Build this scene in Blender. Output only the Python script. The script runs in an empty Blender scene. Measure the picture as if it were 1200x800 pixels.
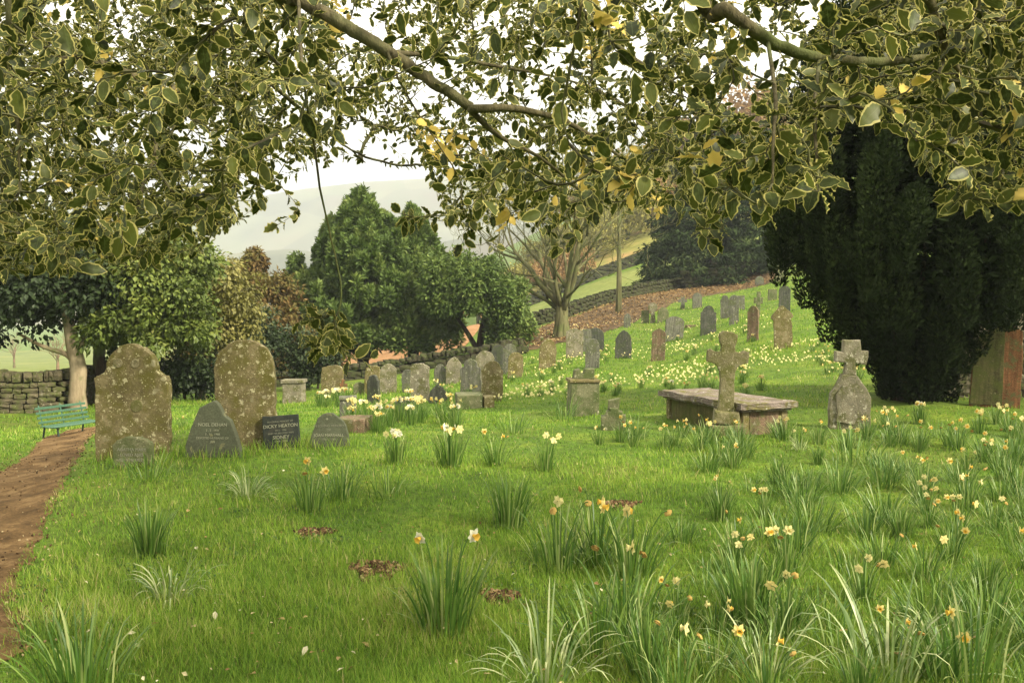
import bpy, bmesh, math, random
import numpy as np
from mathutils import Vector, Matrix

random.seed(5)
R = np.random.default_rng(11)
SC = bpy.context.scene
COL = SC.collection
rad = math.radians

# ------------------------------------------------------------------ camera
CAMZ = 1.6
PITCH = math.atan(0.040)
cam_d = bpy.data.cameras.new('camera')
cam_d.sensor_width = 36
cam_d.lens = 30
cam_d.clip_start = 0.05
cam_d.clip_end = 6000
cam = bpy.data.objects.new('camera', cam_d)
COL.objects.link(cam)
cam.location = (0, 0, CAMZ)
cam.rotation_euler = (math.pi / 2 - PITCH, 0, 0)
SC.camera = cam

# ------------------------------------------------------------------ sky and sun
SUN_EL, SUN_AZ = 38, 124          # azimuth clockwise from straight ahead
world = bpy.data.worlds.new('World')
SC.world = world
world.use_nodes = True
wn, wl = world.node_tree.nodes, world.node_tree.links
wn.clear()
w_out = wn.new('ShaderNodeOutputWorld')
w_bg = wn.new('ShaderNodeBackground')
w_bg.inputs['Strength'].default_value = 0.11
sky = wn.new('ShaderNodeTexSky')
sky.sky_type = 'NISHITA'
sky.sun_disc = False
sky.sun_elevation = rad(SUN_EL)
sky.sun_rotation = rad(SUN_AZ)
sky.air_density = 1.0
sky.dust_density = 3.0
w_tc = wn.new('ShaderNodeTexCoord')
w_map = wn.new('ShaderNodeMapping')
w_map.inputs['Scale'].default_value = (1.0, 1.0, 3.5)
w_no = wn.new('ShaderNodeTexNoise')
w_no.inputs['Scale'].default_value = 2.2
w_no.inputs['Detail'].default_value = 6
w_ramp = wn.new('ShaderNodeValToRGB')
w_ramp.color_ramp.elements[0].position = 0.3
w_ramp.color_ramp.elements[0].color = (9.6, 9.0, 7.6, 1)
w_ramp.color_ramp.elements[1].position = 0.62
w_ramp.color_ramp.elements[1].color = (14.5, 13.6, 11.4, 1)
w_mix = wn.new('ShaderNodeMix')
w_mix.data_type = 'RGBA'
w_mix.inputs[0].default_value = 0.86
wl.new(w_tc.outputs['Generated'], w_map.inputs['Vector'])
wl.new(w_map.outputs[0], w_no.inputs['Vector'])
wl.new(w_no.outputs['Fac'], w_ramp.inputs['Fac'])
# thicker grey cloud low over the hills
w_sep = wn.new('ShaderNodeSeparateXYZ')
wl.new(w_tc.outputs['Generated'], w_sep.inputs[0])
w_low = wn.new('ShaderNodeValToRGB')
w_low.color_ramp.elements[0].position = 0.14
w_low.color_ramp.elements[0].color = (.30, .325, .37, 1)
w_low.color_ramp.elements[1].position = 0.30
w_low.color_ramp.elements[1].color = (1, 1, 1, 1)
wl.new(w_sep.outputs['Z'], w_low.inputs['Fac'])
w_mul = wn.new('ShaderNodeMix'); w_mul.data_type = 'RGBA'; w_mul.blend_type = 'MULTIPLY'; w_mul.inputs[0].default_value = 1
wl.new(w_ramp.outputs[0], w_mul.inputs[6]); wl.new(w_low.outputs[0], w_mul.inputs[7])
wl.new(sky.outputs[0], w_mix.inputs[6])
wl.new(w_mul.outputs[2], w_mix.inputs[7])
wl.new(w_mix.outputs[2], w_bg.inputs['Color'])
wl.new(w_bg.outputs[0], w_out.inputs['Surface'])

sd = bpy.data.lights.new('sun', 'SUN')
sd.energy = 5.0
sd.angle = rad(6)
sd.color = (1.0, 0.91, 0.72)
sun = bpy.data.objects.new('sun', sd)
COL.objects.link(sun)
_s = Vector((math.sin(rad(SUN_AZ)) * math.cos(rad(SUN_EL)), math.cos(rad(SUN_AZ)) * math.cos(rad(SUN_EL)), math.sin(rad(SUN_EL))))
sun.rotation_euler = _s.to_track_quat('Z', 'Y').to_euler()
sun.location = (20, -10, 40)

SC.view_settings.view_transform = 'Standard'
SC.view_settings.look = 'None'
SC.view_settings.gamma = 1
SC.view_settings.exposure = 1.22
SC.render.engine = 'CYCLES'
SC.cycles.max_bounces = 6
SC.cycles.diffuse_bounces = 3
SC.cycles.glossy_bounces = 2
SC.cycles.transmission_bounces = 4
SC.cycles.volume_bounces = 0
SC.cycles.transparent_max_bounces = 4
SC.cycles.use_denoising = True

# ------------------------------------------------------------------ photo geometry helpers
cp, sp = math.cos(PITCH), math.sin(PITCH)
def ray(px, py):
    u, v = (px - 600) / 1000.0, (400 - py) / 1000.0
    return np.array([u, cp + v * sp, -sp + v * cp])
def P(px, py, d):
    r = ray(px, py)
    return np.array([0, 0, CAMZ]) + r * (d / r[1])

# ------------------------------------------------------------------ ground height
_ctl = [(157,533,9.2),(290,527,9.5),(386,520,9.8),(550,520,10),(60,545,9.5),(0,552,9.2),(95,510,12),(72,508,17),(60,500,19),
 (40,486,20.5),(95,478,21),(-60,486,19),(345,472,24),(200,480,19),(300,480,20),(430,460,25),(480,456,25.5),(532,449,26),
 (577,470,17.5),(550,460,20),(600,438,28),(640,430,27),(673,417,30),(730,419,28),(772,422,27),(765,378,44),(889,333,60),
 (918,365,35),(830,391,31),(862,380,31),(888,372,33),(918,407,23),(868,508,10.5),(995,500,11),(719,502,11.3),(683,485,13.6),
 (1075,470,13),(1170,474,13),(1000,440,17),(1250,480,12),(650,392,42),(620,405,38),(575,415,36),(500,425,38),(400,440,38),
 (300,450,36),(200,455,34),(760,352,50),(912,315,62),(1000,330,45),(1120,320,50),(640,372,70),(700,352,73),(790,328,76),
 (860,315,85),(500,415,50),(500,392,66),(400,425,60),(300,432,70),(200,440,70),(40,446,60),(-100,446,60),(40,434,120),(40,420,250),
 (300,400,250),(500,372,250),(620,345,150),(700,262,150),(780,235,150),(900,200,150),(1150,200,150),(620,300,320),
 (900,120,320),(1150,120,320)]
_c = [P(*c) for c in _ctl]
for x, y, z in [(0.3,0.4,0),(-.4,.3,0),(-3,3,-.04),(3,3,.04),(0,5.5,0),(5.5,6,.1),(-5.5,5.5,-.1),(8,2,.15),(-8,2,-.15),
                (6,-5,.05),(-6,-5,-.05),(.2,-8,0),(-.2,-8,0),(40,-20,1),(-40,-20,-1),(40,10,2.5),(-40,12,-2.2),(1,-300,0),(-1,-300,0),
                (300,0,20),(-300,0,-12),(1,-60,0),(-1,-60,0),(-350,200,-14)]:
    _c.append(np.array([x, y, z]))
_c = np.array(_c)
def _warp(x, y):
    r = np.hypot(x, y)
    return np.stack([np.arctan2(x, y) * 2.2, np.log(r + 1.0)], -1)
def _phi(r2):
    return 0.5 * r2 * np.log(r2 + 1e-9)
_W = _warp(_c[:, 0], _c[:, 1])
_n = len(_c)
_K = _phi(((_W[:, None] - _W[None]) ** 2).sum(-1)) + np.eye(_n) * 0.004
_A = np.zeros((_n + 3, _n + 3))
_A[:_n, :_n] = _K
_A[:_n, _n] = 1; _A[:_n, _n + 1:] = _W
_A[_n, :_n] = 1; _A[_n + 1:, :_n] = _W.T
# interpolate the slope (z / distance), which is well behaved at every range
_rs = np.hypot(_c[:, 0], _c[:, 1]) + 2.0
_sol = np.linalg.solve(_A, np.concatenate([_c[:, 2] / _rs, [0, 0, 0]]))
def gz(x, y):
    x = np.atleast_1d(np.asarray(x, float)); y = np.atleast_1d(np.asarray(y, float))
    out = np.empty(x.shape)
    xf, yf, of = x.ravel(), y.ravel(), np.empty(x.size)
    for i in range(0, x.size, 20000):
        xx, yy = xf[i:i+20000], yf[i:i+20000]
        w = _warp(xx, yy)
        d2 = ((w[:, None] - _W[None]) ** 2).sum(-1)
        s = _phi(d2) @ _sol[:_n] + _sol[_n] + w @ _sol[_n + 1:]
        r = np.hypot(xx, yy)
        b = 0.022 * np.sin(xx * 1.9 + 1.3 * np.sin(yy * 1.1)) * np.sin(yy * 2.3 + xx * .7) + 0.012 * np.sin(xx * 4.7 + yy * 3.1) * np.sin(yy * 5.3 - xx * 1.7)
        of[i:i+20000] = s * (r + 2.0) + b * np.minimum(1, 30 / (r + 1))
    return of.reshape(x.shape)
def g1(x, y):
    return float(gz(x, y)[0])
def hit(px, py, dmin=2.0, dmax=400):
    r = ray(px, py)
    ds = np.geomspace(dmin, dmax, 900)
    p = np.array([0, 0, CAMZ])[None] + r[None] * (ds / r[1])[:, None]
    below = p[:, 2] < gz(p[:, 0], p[:, 1])
    i = int(np.argmax(below))
    if not below.any():
        i = 899
    q = p[i].copy(); q[2] = g1(q[0], q[1])
    return q

# ------------------------------------------------------------------ mesh helpers
def tag(o, label=None, cat=None, group=None, kind=None):
    if label: o['label'] = label
    if cat: o['category'] = cat
    if group: o['group'] = group
    if kind: o['kind'] = kind
    return o
def empty(name, loc=(0, 0, 0), rz=0, **k):
    o = bpy.data.objects.new(name, None)
    COL.objects.link(o)
    o.location = Vector([float(a) for a in loc]); o.rotation_euler = (0, 0, rz)
    o.empty_display_size = 0.1
    return tag(o, **k)
def link(name, me, mats, parent=None, loc=None, rot=None):
    for m in (mats if isinstance(mats, (list, tuple)) else [mats]):
        if me.materials.find(m.name) < 0:
            me.materials.append(m)
    o = bpy.data.objects.new(name, me)
    COL.objects.link(o)
    if parent: o.parent = parent
    if loc is not None: o.location = Vector([float(a) for a in loc])
    if rot is not None: o.rotation_euler = rot
    return o
def npmesh(name, V, F, attrs=None, smooth=False, matidx=None):
    """F: list of int arrays, each (n, k)"""
    if not isinstance(F, (list, tuple)): F = [F]
    F = [np.asarray(f) for f in F if len(f)]
    me = bpy.data.meshes.new(name)
    V = np.asarray(V, np.float32)
    nl = sum(f.size for f in F); nf = sum(len(f) for f in F)
    me.vertices.add(len(V)); me.vertices.foreach_set('co', V.ravel())
    me.loops.add(nl)
    me.loops.foreach_set('vertex_index', np.concatenate([f.ravel() for f in F]).astype(np.int32))
    tot = np.concatenate([np.full(len(f), f.shape[1]) for f in F])
    st = np.concatenate([[0], np.cumsum(tot)[:-1]])
    me.polygons.add(nf)
    me.polygons.foreach_set('loop_start', st.astype(np.int32))
    me.polygons.foreach_set('loop_total', tot.astype(np.int32))
    if matidx is not None: me.polygons.foreach_set('material_index', np.asarray(matidx, np.int32))
    me.polygons.foreach_set('use_smooth', np.full(nf, smooth))
    for k, a in (attrs or {}).items():
        at = me.attributes.new(k, 'FLOAT', 'POINT')
        at.data.foreach_set('value', np.asarray(a, np.float32))
    me.update(calc_edges=True)
    me.validate()
    return me
def bmobj(name, bm, mats, parent=None, loc=None, rot=None, smooth=False):
    me = bpy.data.meshes.new(name)
    bmesh.ops.recalc_face_normals(bm, faces=bm.faces)
    bm.to_mesh(me); bm.free()
    if smooth:
        for p in me.polygons: p.use_smooth = True
    return link(name, me, mats, parent, loc, rot)
def frames(d, n):
    """x axis along d, z axis near n; returns (N,3,3), columns x,y,z"""
    d = d / (np.linalg.norm(d, axis=1, keepdims=True) + 1e-9)
    y = np.cross(n, d); y /= (np.linalg.norm(y, axis=1, keepdims=True) + 1e-9)
    z = np.cross(d, y)
    return np.stack([d, y, z], -1)
def scatter(tv, tf, pos, M, scale, tattr=None, iattr=None):
    """instances of a template as one vertex/face array"""
    N, k = len(pos), len(tv)
    scale = np.asarray(scale)
    if scale.ndim == 1: scale = np.repeat(scale[:, None], 3, 1)
    V = np.einsum('nij,nkj->nki', M, tv[None] * scale[:, None]) + pos[:, None]
    Fs = [(f[None] + (np.arange(N) * k)[:, None, None]).reshape(-1, f.shape[1]) for f in tf]
    A = {}
    for a, v in (tattr or {}).items(): A[a] = np.tile(v, N)
    for a, v in (iattr or {}).items(): A[a] = np.repeat(v, k)
    return V.reshape(-1, 3), Fs, A
def merge(parts):
    Vs, As, off = [], {}, 0
    by = {}
    for V, Fs, A in parts:
        for f in Fs: by.setdefault(f.shape[1], []).append(f + off)
        Vs.append(V); off += len(V)
        for a in A: As.setdefault(a, [])
    for V, Fs, A in parts:
        for a in As: As[a].append(A.get(a, np.zeros(len(V))))
    return np.concatenate(Vs), [np.concatenate(v) for v in by.values()], {a: np.concatenate(v) for a, v in As.items()}
def rot_rand(n):
    q = R.normal(size=(n, 4)); q /= np.linalg.norm(q, axis=1, keepdims=True)
    w, x, y, z = q.T
    return np.stack([1-2*(y*y+z*z), 2*(x*y-z*w), 2*(x*z+y*w), 2*(x*y+z*w), 1-2*(x*x+z*z), 2*(y*z-x*w), 2*(x*z-y*w), 2*(y*z+x*w), 1-2*(x*x+y*y)], -1).reshape(n, 3, 3)
def tube(pts, rads, sides=5, cap=True):
    pts = np.asarray(pts, float); rads = np.asarray(rads, float)
    n = len(pts)
    t = np.gradient(pts, axis=0); t /= (np.linalg.norm(t, axis=1, keepdims=True) + 1e-9)
    ref = np.array([0.0, 0, 1]) if abs(t[0][2]) < .9 else np.array([1.0, 0, 0])
    a = np.cross(t, ref); a /= (np.linalg.norm(a, axis=1, keepdims=True) + 1e-9)
    b = np.cross(t, a)
    th = np.arange(sides) / sides * 2 * math.pi
    V = pts[:, None] + rads[:, None, None] * (np.cos(th)[None, :, None] * a[:, None] + np.sin(th)[None, :, None] * b[:, None])
    i = np.arange(n - 1)[:, None] * sides; j = np.arange(sides)[None]; j2 = (j + 1) % sides
    F = np.stack([i + j, i + j2, i + sides + j2, i + sides + j], -1).reshape(-1, 4)
    Fs = [F]
    if cap and sides >= 3:
        V = V.reshape(-1, 3)
        V = np.concatenate([V, pts[-1:], pts[:1]])
        c = n * sides
        tri = np.stack([np.full(sides, c), (n-1)*sides + (np.arange(sides)), (n-1)*sides + (np.arange(sides)+1) % sides], -1)
        tri2 = np.stack([np.full(sides, c+1), (np.arange(sides)+1) % sides, np.arange(sides)], -1)
        Fs.append(np.concatenate([tri, tri2]))
    return V.reshape(-1, 3), Fs, {}
def smoothline(pts, n):
    pts = np.asarray(pts, float)
    if len(pts) < 3:
        t = np.linspace(0, 1, n)[:, None]; return pts[0] * (1 - t) + pts[-1] * t
    ext = np.concatenate([[2 * pts[0] - pts[1]], pts, [2 * pts[-1] - pts[-2]]])
    out = []
    m = len(pts) - 1
    for s in np.linspace(0, m - 1e-6, n):
        i = int(s); u = s - i
        p0, p1, p2, p3 = ext[i:i+4]
        out.append(0.5 * ((2*p1) + (-p0+p2)*u + (2*p0-5*p1+4*p2-p3)*u*u + (-p0+3*p1-3*p2+p3)*u**3))
    return np.array(out)

# ------------------------------------------------------------------ materials
def newmat(name, rough=.85, spec=.3):
    m = bpy.data.materials.new(name); m.use_nodes = True
    nt = m.node_tree
    b = nt.nodes['Principled BSDF']
    b.inputs['Roughness'].default_value = rough
    b.inputs['Specular IOR Level'].default_value = spec
    return m, nt, b
def N(nt, t, **k):
    n = nt.nodes.new(t)
    for a, v in k.items(): setattr(n, a, v)
    return n
def noise(nt, vec, scale, detail=4, rough=.55):
    n = N(nt, 'ShaderNodeTexNoise')
    n.inputs['Scale'].default_value = scale; n.inputs['Detail'].default_value = detail; n.inputs['Roughness'].default_value = rough
    if vec is not None: nt.links.new(vec, n.inputs['Vector'])
    return n.outputs['Fac']
def ramp(nt, fac, stops):
    r = N(nt, 'ShaderNodeValToRGB')
    e = r.color_ramp.elements
    while len(e) < len(stops): e.new(.5)
    for i, (p, c) in enumerate(stops):
        e[i].position = p; e[i].color = (c[0], c[1], c[2], 1) if not isinstance(c, (int, float)) else (c, c, c, 1)
    nt.links.new(fac, r.inputs['Fac'])
    return r.outputs['Color']
def mix(nt, fac, a, b, mode='MIX'):
    m = N(nt, 'ShaderNodeMix', data_type='RGBA', blend_type=mode)
    for i, v in ((0, fac), (6, a), (7, b)):
        if isinstance(v, (int, float)): m.inputs[i].default_value = v
        elif isinstance(v, tuple): m.inputs[i].default_value = (*v, 1)
        else: nt.links.new(v, m.inputs[i])
    return m.outputs[2]
def attr(nt, name):
    return N(nt, 'ShaderNodeAttribute', attribute_name=name).outputs['Fac']
def bump(nt, b, h, strength=.4, dist=.02):
    n = N(nt, 'ShaderNodeBump')
    n.inputs['Strength'].default_value = strength; n.inputs['Distance'].default_value = dist
    nt.links.new(h, n.inputs['Height']); nt.links.new(n.outputs[0], b.inputs['Normal'])
def objvec(nt):
    tc = N(nt, 'ShaderNodeTexCoord'); oi = N(nt, 'ShaderNodeObjectInfo')
    mu = N(nt, 'ShaderNodeMath', operation='MULTIPLY'); mu.inputs[1].default_value = 37.0
    nt.links.new(oi.outputs['Random'], mu.inputs[0])
    ad = N(nt, 'ShaderNodeVectorMath', operation='ADD')
    nt.links.new(tc.outputs['Object'], ad.inputs[0]); nt.links.new(mu.outputs[0], ad.inputs[1])
    return ad.outputs[0]
def stone_mat(name, c1, c2, lich=(.42,.40,.26), amt=.5, spot=13, moss=(.11,.12,.03), mossamt=.5, bs=.6, streak=False):
    m, nt, b = newmat(name, .92, .15)
    v = objvec(nt)
    base = ramp(nt, noise(nt, v, 3.2, 6, .65), [(.33, c1), (.66, c2)])
    fine = noise(nt, v, 55, 4, .7)
    base = mix(nt, .75, base, ramp(nt, fine, [(.3, .5), (.7, 1.35)]), 'MULTIPLY')
    if streak:
        mp = N(nt, 'ShaderNodeMapping'); mp.inputs['Scale'].default_value = (14, 14, 1.2)
        nt.links.new(v, mp.inputs[0])
        base = mix(nt, .7, base, ramp(nt, noise(nt, mp.outputs[0], 1.5, 4), [(.35, .45), (.65, 1.3)]), 'MULTIPLY')
    ms = ramp(nt, noise(nt, v, 5.1, 5, .7), [(.52 - .12 * mossamt, 0.0), (.60, 1.0)])
    base = mix(nt, ms, base, moss)
    # lichen: round crusts of several sizes
    for sc_, th, col in ((spot, .36, lich), (spot * 2.6, .3, tuple(x * 1.15 for x in lich)), (spot * .42, .3, tuple(x * .62 for x in lich))):
        vo = N(nt, 'ShaderNodeTexVoronoi'); vo.inputs['Scale'].default_value = sc_
        dis = N(nt, 'ShaderNodeVectorMath', operation='ADD')
        nn = N(nt, 'ShaderNodeTexNoise'); nn.inputs['Scale'].default_value = sc_ * 2
        nt.links.new(v, nn.inputs['Vector'])
        sc2 = N(nt, 'ShaderNodeVectorMath', operation='SCALE'); sc2.inputs['Scale'].default_value = 1.3 / sc_
        nt.links.new(nn.outputs['Color'], sc2.inputs[0]); nt.links.new(v, dis.inputs[0]); nt.links.new(sc2.outputs[0], dis.inputs[1])
        nt.links.new(dis.outputs[0], vo.inputs['Vector'])
        sub = N(nt, 'ShaderNodeMath', operation='MULTIPLY_ADD')
        sepr = N(nt, 'ShaderNodeSeparateColor'); nt.links.new(vo.outputs['Color'], sepr.inputs[0])
        nt.links.new(sepr.outputs[0], sub.inputs[0]); sub.inputs[1].default_value = .5; 
        nt.links.new(vo.outputs['Distance'], sub.inputs[2])
        f = ramp(nt, sub.outputs[0], [(th * (.55 + amt * .8), 1.0), (th * (.55 + amt * .8) + .09, 0.0)])
        pm = ramp(nt, noise(nt, v, sc_ * .35, 3), [(.40, .15), (.56, 1.0)])
        fm = N(nt, 'ShaderNodeMath', operation='MULTIPLY'); nt.links.new(f, fm.inputs[0]); nt.links.new(pm, fm.inputs[1])
        base = mix(nt, fm.outputs[0], base, col)
    nt.links.new(base, b.inputs['Base Color'])
    h = mix(nt, .5, noise(nt, v, 9, 6, .7), noise(nt, v, 70, 3, .6))
    bump(nt, b, h, bs, .03)
    return m
M = {}
M['lichen'] = stone_mat('lichen_stone', (.085,.07,.03), (.22,.18,.095), (.38,.35,.21), .62, 17, (.105,.095,.025), .7)
M['lichen_fine'] = stone_mat('crusted_stone', (.09,.08,.04), (.24,.21,.12), (.34,.31,.20), .45, 34, (.10,.10,.03), .7)
M['lichen_pale'] = stone_mat('pale_lichen_stone', (.12,.11,.075), (.235,.21,.145), (.36,.34,.25), .6, 16, (.10,.10,.04), .5)
M['olive'] = stone_mat('olive_stone', (.10,.105,.05), (.18,.175,.10), (.34,.33,.22), .3, 20, (.07,.09,.03), .7)
M['grey'] = stone_mat('grey_stone', (.085,.088,.065), (.16,.155,.12), (.30,.29,.22), .35, 18, (.09,.10,.05), .3, streak=True)
M['dark'] = stone_mat('dark_stone', (.045,.05,.04), (.09,.09,.07), (.24,.24,.18), .2, 22, (.05,.06,.03), .3, streak=True)
M['slate'] = stone_mat('green_slate', (.070,.078,.048), (.105,.112,.072), (.20,.19,.10), .02, 9, (.10,.11,.07), .0, bs=.25)
M['polished'] = stone_mat('dark_slate', (.028,.034,.028), (.042,.048,.04), (.10,.10,.07), .0, 8, (.05,.05,.04), .0, bs=.08)
M['red'] = stone_mat('red_sandstone', (.12,.08,.05), (.21,.145,.095), (.32,.29,.20), .3, 16, (.10,.10,.04), .5, streak=True)
M['orange'] = stone_mat('orange_sandstone', (.14,.065,.03), (.21,.10,.045), (.2,.17,.08), .1, 16, (.09,.09,.035), .2, streak=True)
M['mossy_slab'] = stone_mat('mossy_slab', (.055,.055,.02), (.12,.105,.045), (.15,.14,.07), .0, 20, (.07,.08,.02), .7, streak=True)
M['tombtop'] = stone_mat('weathered_slab', (.11,.09,.07), (.26,.21,.18), (.36,.34,.27), .5, 16, (.13,.12,.04), .5)
M['wall'] = stone_mat('dry_stone', (.09,.075,.045), (.20,.17,.11), (.32,.30,.22), .3, 7, (.08,.09,.03), .6)
M['wall_dark'] = stone_mat('shaded_dry_stone', (.018,.017,.011), (.055,.048,.03), (.10,.09,.06), .1, 7, (.05,.06,.02), .8)  # shade under the overhanging trees is put into this stone colour
M['wall_pale'] = stone_mat('pale_dry_stone', (.13,.11,.07), (.27,.24,.17), (.36,.34,.26), .3, 7, (.08,.09,.03), .3)

m, nt, b = newmat('letter_paint', .8); b.inputs['Base Color'].default_value = (.30,.30,.21,1); M['letter'] = m
m, nt, b = newmat('faded_letter', .8); b.inputs['Base Color'].default_value = (.20,.20,.145,1); M['letter_dim'] = m
def bark_mat(name, c1, c2, sc=6):
    m, nt, b = newmat(name, .95, .1)
    v = objvec(nt)
    mp = N(nt, 'ShaderNodeMapping'); mp.inputs['Scale'].default_value = (1, 1, .22); nt.links.new(v, mp.inputs[0])
    f = noise(nt, mp.outputs[0], sc * 2.5, 6, .7)
    col = ramp(nt, f, [(.35, c1), (.65, c2)])
    col = mix(nt, ramp(nt, noise(nt, v, 2.2, 4), [(.5, 0.0), (.65, .8)]), col, (.10,.12,.04))
    nt.links.new(col, b.inputs['Base Color']); bump(nt, b, f, .7, .03)
    return m
M['bark_pale'] = bark_mat('pale_bark', (.16,.12,.07), (.36,.29,.19), 1.6)
M['bark_dark'] = bark_mat('dark_bark', (.012,.010,.007), (.045,.032,.02), 3)
M['bark_grey'] = bark_mat('grey_bark', (.06,.06,.025), (.165,.155,.075), 2)
M['bark_holly'] = bark_mat('holly_bark', (.045,.04,.022), (.14,.12,.065), 12)
M['twig_brown'] = bark_mat('brown_twigs', (.13,.08,.05), (.25,.16,.10), 4)

def leaf_mat(name, cols, rough=.5, spec=.4, trans=.3, patch=None, patch_sc=.5):
    """cols: colour stops over the per-leaf tone value, rnd"""
    m, nt, b = newmat(name, rough, spec)
    c = ramp(nt, attr(nt, 'rnd'), cols)
    if patch:
        tc = N(nt, 'ShaderNodeTexCoord')
        c = mix(nt, ramp(nt, noise(nt, tc.outputs['Object'], patch_sc, 3, .6), [(.42, 0.0), (.6, .85)]), c, patch)
    nt.links.new(c, b.inputs['Base Color'])
    if trans:
        tr = N(nt, 'ShaderNodeBsdfTranslucent'); nt.links.new(c, tr.inputs['Color'])
        mx = N(nt, 'ShaderNodeMixShader'); mx.inputs[0].default_value = trans
        nt.links.new(b.outputs[0], mx.inputs[1]); nt.links.new(tr.outputs[0], mx.inputs[2])
        nt.links.new(mx.outputs[0], nt.nodes['Material Output'].inputs['Surface'])
    return m
M['yew'] = leaf_mat('yew_needles', [(0, (.004,.007,.002)), (.4, (.018,.028,.009)), (.8, (.06,.082,.026)), (1, (.10,.125,.04))], .8, .04, 0)
M['cypress'] = leaf_mat('cypress_sprays', [(0, (.03,.055,.010)), (.5, (.085,.135,.025)), (.9, (.17,.22,.05)), (1, (.26,.29,.09))], .6, .25, .2)
M['evergreen'] = leaf_mat('evergreen_leaves', [(0, (.035,.05,.010)), (.5, (.10,.14,.025)), (.9, (.19,.22,.045)), (1, (.34,.34,.12))], .5, .25, .25)
M['laurel'] = leaf_mat('dark_glossy_leaves', [(0, (.012,.022,.008)), (.7, (.035,.055,.018)), (.93, (.09,.12,.05)), (1, (.24,.26,.13))], .5, .22, .15)
M['olive_leaf'] = leaf_mat('olive_leaves', [(0, (.08,.08,.02)), (.6, (.18,.17,.04)), (1, (.32,.28,.09))], .5, .3, .3)
M['larch'] = leaf_mat('rusty_needles', [(0, (.06,.045,.015)), (.45, (.15,.095,.03)), (.75, (.12,.12,.03)), (1, (.25,.17,.06))], .7, .2, .25)
M['autumn_o'] = leaf_mat('orange_leaves', [(0, (.16,.10,.035)), (.6, (.30,.18,.07)), (1, (.42,.30,.12))], .7, .2, .3)
M['autumn_y'] = leaf_mat('yellow_leaves', [(0, (.16,.15,.03)), (.6, (.28,.26,.06)), (1, (.42,.38,.10))], .7, .2, .3)
M['spruce'] = leaf_mat('spruce_needles', [(0, (.014,.024,.008)), (.6, (.036,.056,.018)), (1, (.09,.12,.04))], .9, .05, .1)
# blades of grass and daffodil leaves
def blade_mat(name, cols, tipcol, rough=.45, spec=.4, trans=.3):
    m, nt, b = newmat(name, rough, spec)
    c = ramp(nt, attr(nt, 'rnd'), cols)
    c = mix(nt, ramp(nt, attr(nt, 'tip'), [(.6, 0.0), (1, .55)]), c, tipcol)
    nt.links.new(c, b.inputs['Base Color'])
    tr = N(nt, 'ShaderNodeBsdfTranslucent'); nt.links.new(c, tr.inputs['Color'])
    mx = N(nt, 'ShaderNodeMixShader'); mx.inputs[0].default_value = trans
    nt.links.new(b.outputs[0], mx.inputs[1]); nt.links.new(tr.outputs[0], mx.inputs[2])
    nt.links.new(mx.outputs[0], nt.nodes['Material Output'].inputs['Surface'])
    return m
M['grass'] = blade_mat('grass_blades', [(0, (.032,.085,.009)), (.3, (.085,.19,.016)), (.6, (.165,.29,.024)), (.88, (.29,.38,.05)), (1, (.46,.40,.17))], (.27,.36,.06), .6, .2, .35)
M['daff_leaf'] = blade_mat('daffodil_leaves', [(0, (.04,.10,.014)), (.5, (.085,.17,.025)), (.85, (.17,.26,.05)), (1, (.36,.40,.16))], (.30,.34,.12), .42, .35, .28)
M['daff_pale'] = blade_mat('pale_daffodil_leaves', [(0, (.10,.17,.05)), (.5, (.2,.27,.09)), (1, (.42,.45,.22))], (.42,.42,.2), .45, .5, .2)
def flat(name, col, rough=.6, trans=0, spec=.3, var=None):
    m, nt, b = newmat(name, rough, spec)
    v = objvec(nt)
    c = mix(nt, ramp(nt, noise(nt, v, 40, 3), [(.3, 0.0), (.7, 1.0)]), col, var or tuple(x * .78 for x in col))
    nt.links.new(c, b.inputs['Base Color'])
    if trans:
        tr = N(nt, 'ShaderNodeBsdfTranslucent'); nt.links.new(c, tr.inputs['Color'])
        mx = N(nt, 'ShaderNodeMixShader'); mx.inputs[0].default_value = trans
        nt.links.new(b.outputs[0], mx.inputs[1]); nt.links.new(tr.outputs[0], mx.inputs[2])
        nt.links.new(mx.outputs[0], nt.nodes['Material Output'].inputs['Surface'])
    return m
M['petal_white'] = flat('white_petals', (.80,.78,.60), .6, .3)
M['petal_yellow'] = flat('yellow_petals', (.78,.66,.25), .6, .3)
M['petal_pale'] = flat('pale_yellow_petals', (.80,.72,.32), .6, .3)
M['petal_dead'] = flat('withered_petals', (.50,.36,.10), .8, .2, var=(.36,.22,.06))
M['corona'] = flat('yellow_corona', (.80,.52,.08), .6, .3)
M['bench'] = flat('green_bench_paint', (.03,.095,.05), .7, 0, var=(.08,.15,.10))
M['iron'] = flat('dark_iron', (.03,.05,.04), .6)
M['dead_leaf'] = flat('fallen_leaf', (.50,.38,.16), .7, .2, var=(.3,.2,.08))
M['dead_white'] = flat('fallen_petal', (.60,.55,.36), .7, .2)
# ------------------------------------------------------------------ ground sheet, far hills, haze
def ground_mat():
    m, nt, b = newmat('turf', .95, .1)
    tc = N(nt, 'ShaderNodeTexCoord'); v = tc.outputs['Object']
    c = ramp(nt, noise(nt, v, 1.1, 5, .65), [(.3, (.055,.105,.014)), (.5, (.10,.17,.02)), (.7, (.19,.25,.03))])
    c = mix(nt, ramp(nt, noise(nt, v, .35, 3), [(.5, 0.0), (.72, .7)]), c, (.15,.17,.035))
    c = mix(nt, ramp(nt, noise(nt, v, 14, 5, .7), [(.42, .55), (.56, 0.0)]), c, (.045,.055,.014))
    nt.links.new(c, b.inputs['Base Color'])
    bump(nt, b, noise(nt, v, 25, 5, .7), .8, .04)
    return m
M['turf'] = ground_mat()
rr = np.concatenate([np.geomspace(.3, 14, 190), np.geomspace(14.2, 120, 170), np.geomspace(124, 700, 50), np.geomspace(800, 4500, 10)])
nth = 420
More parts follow.
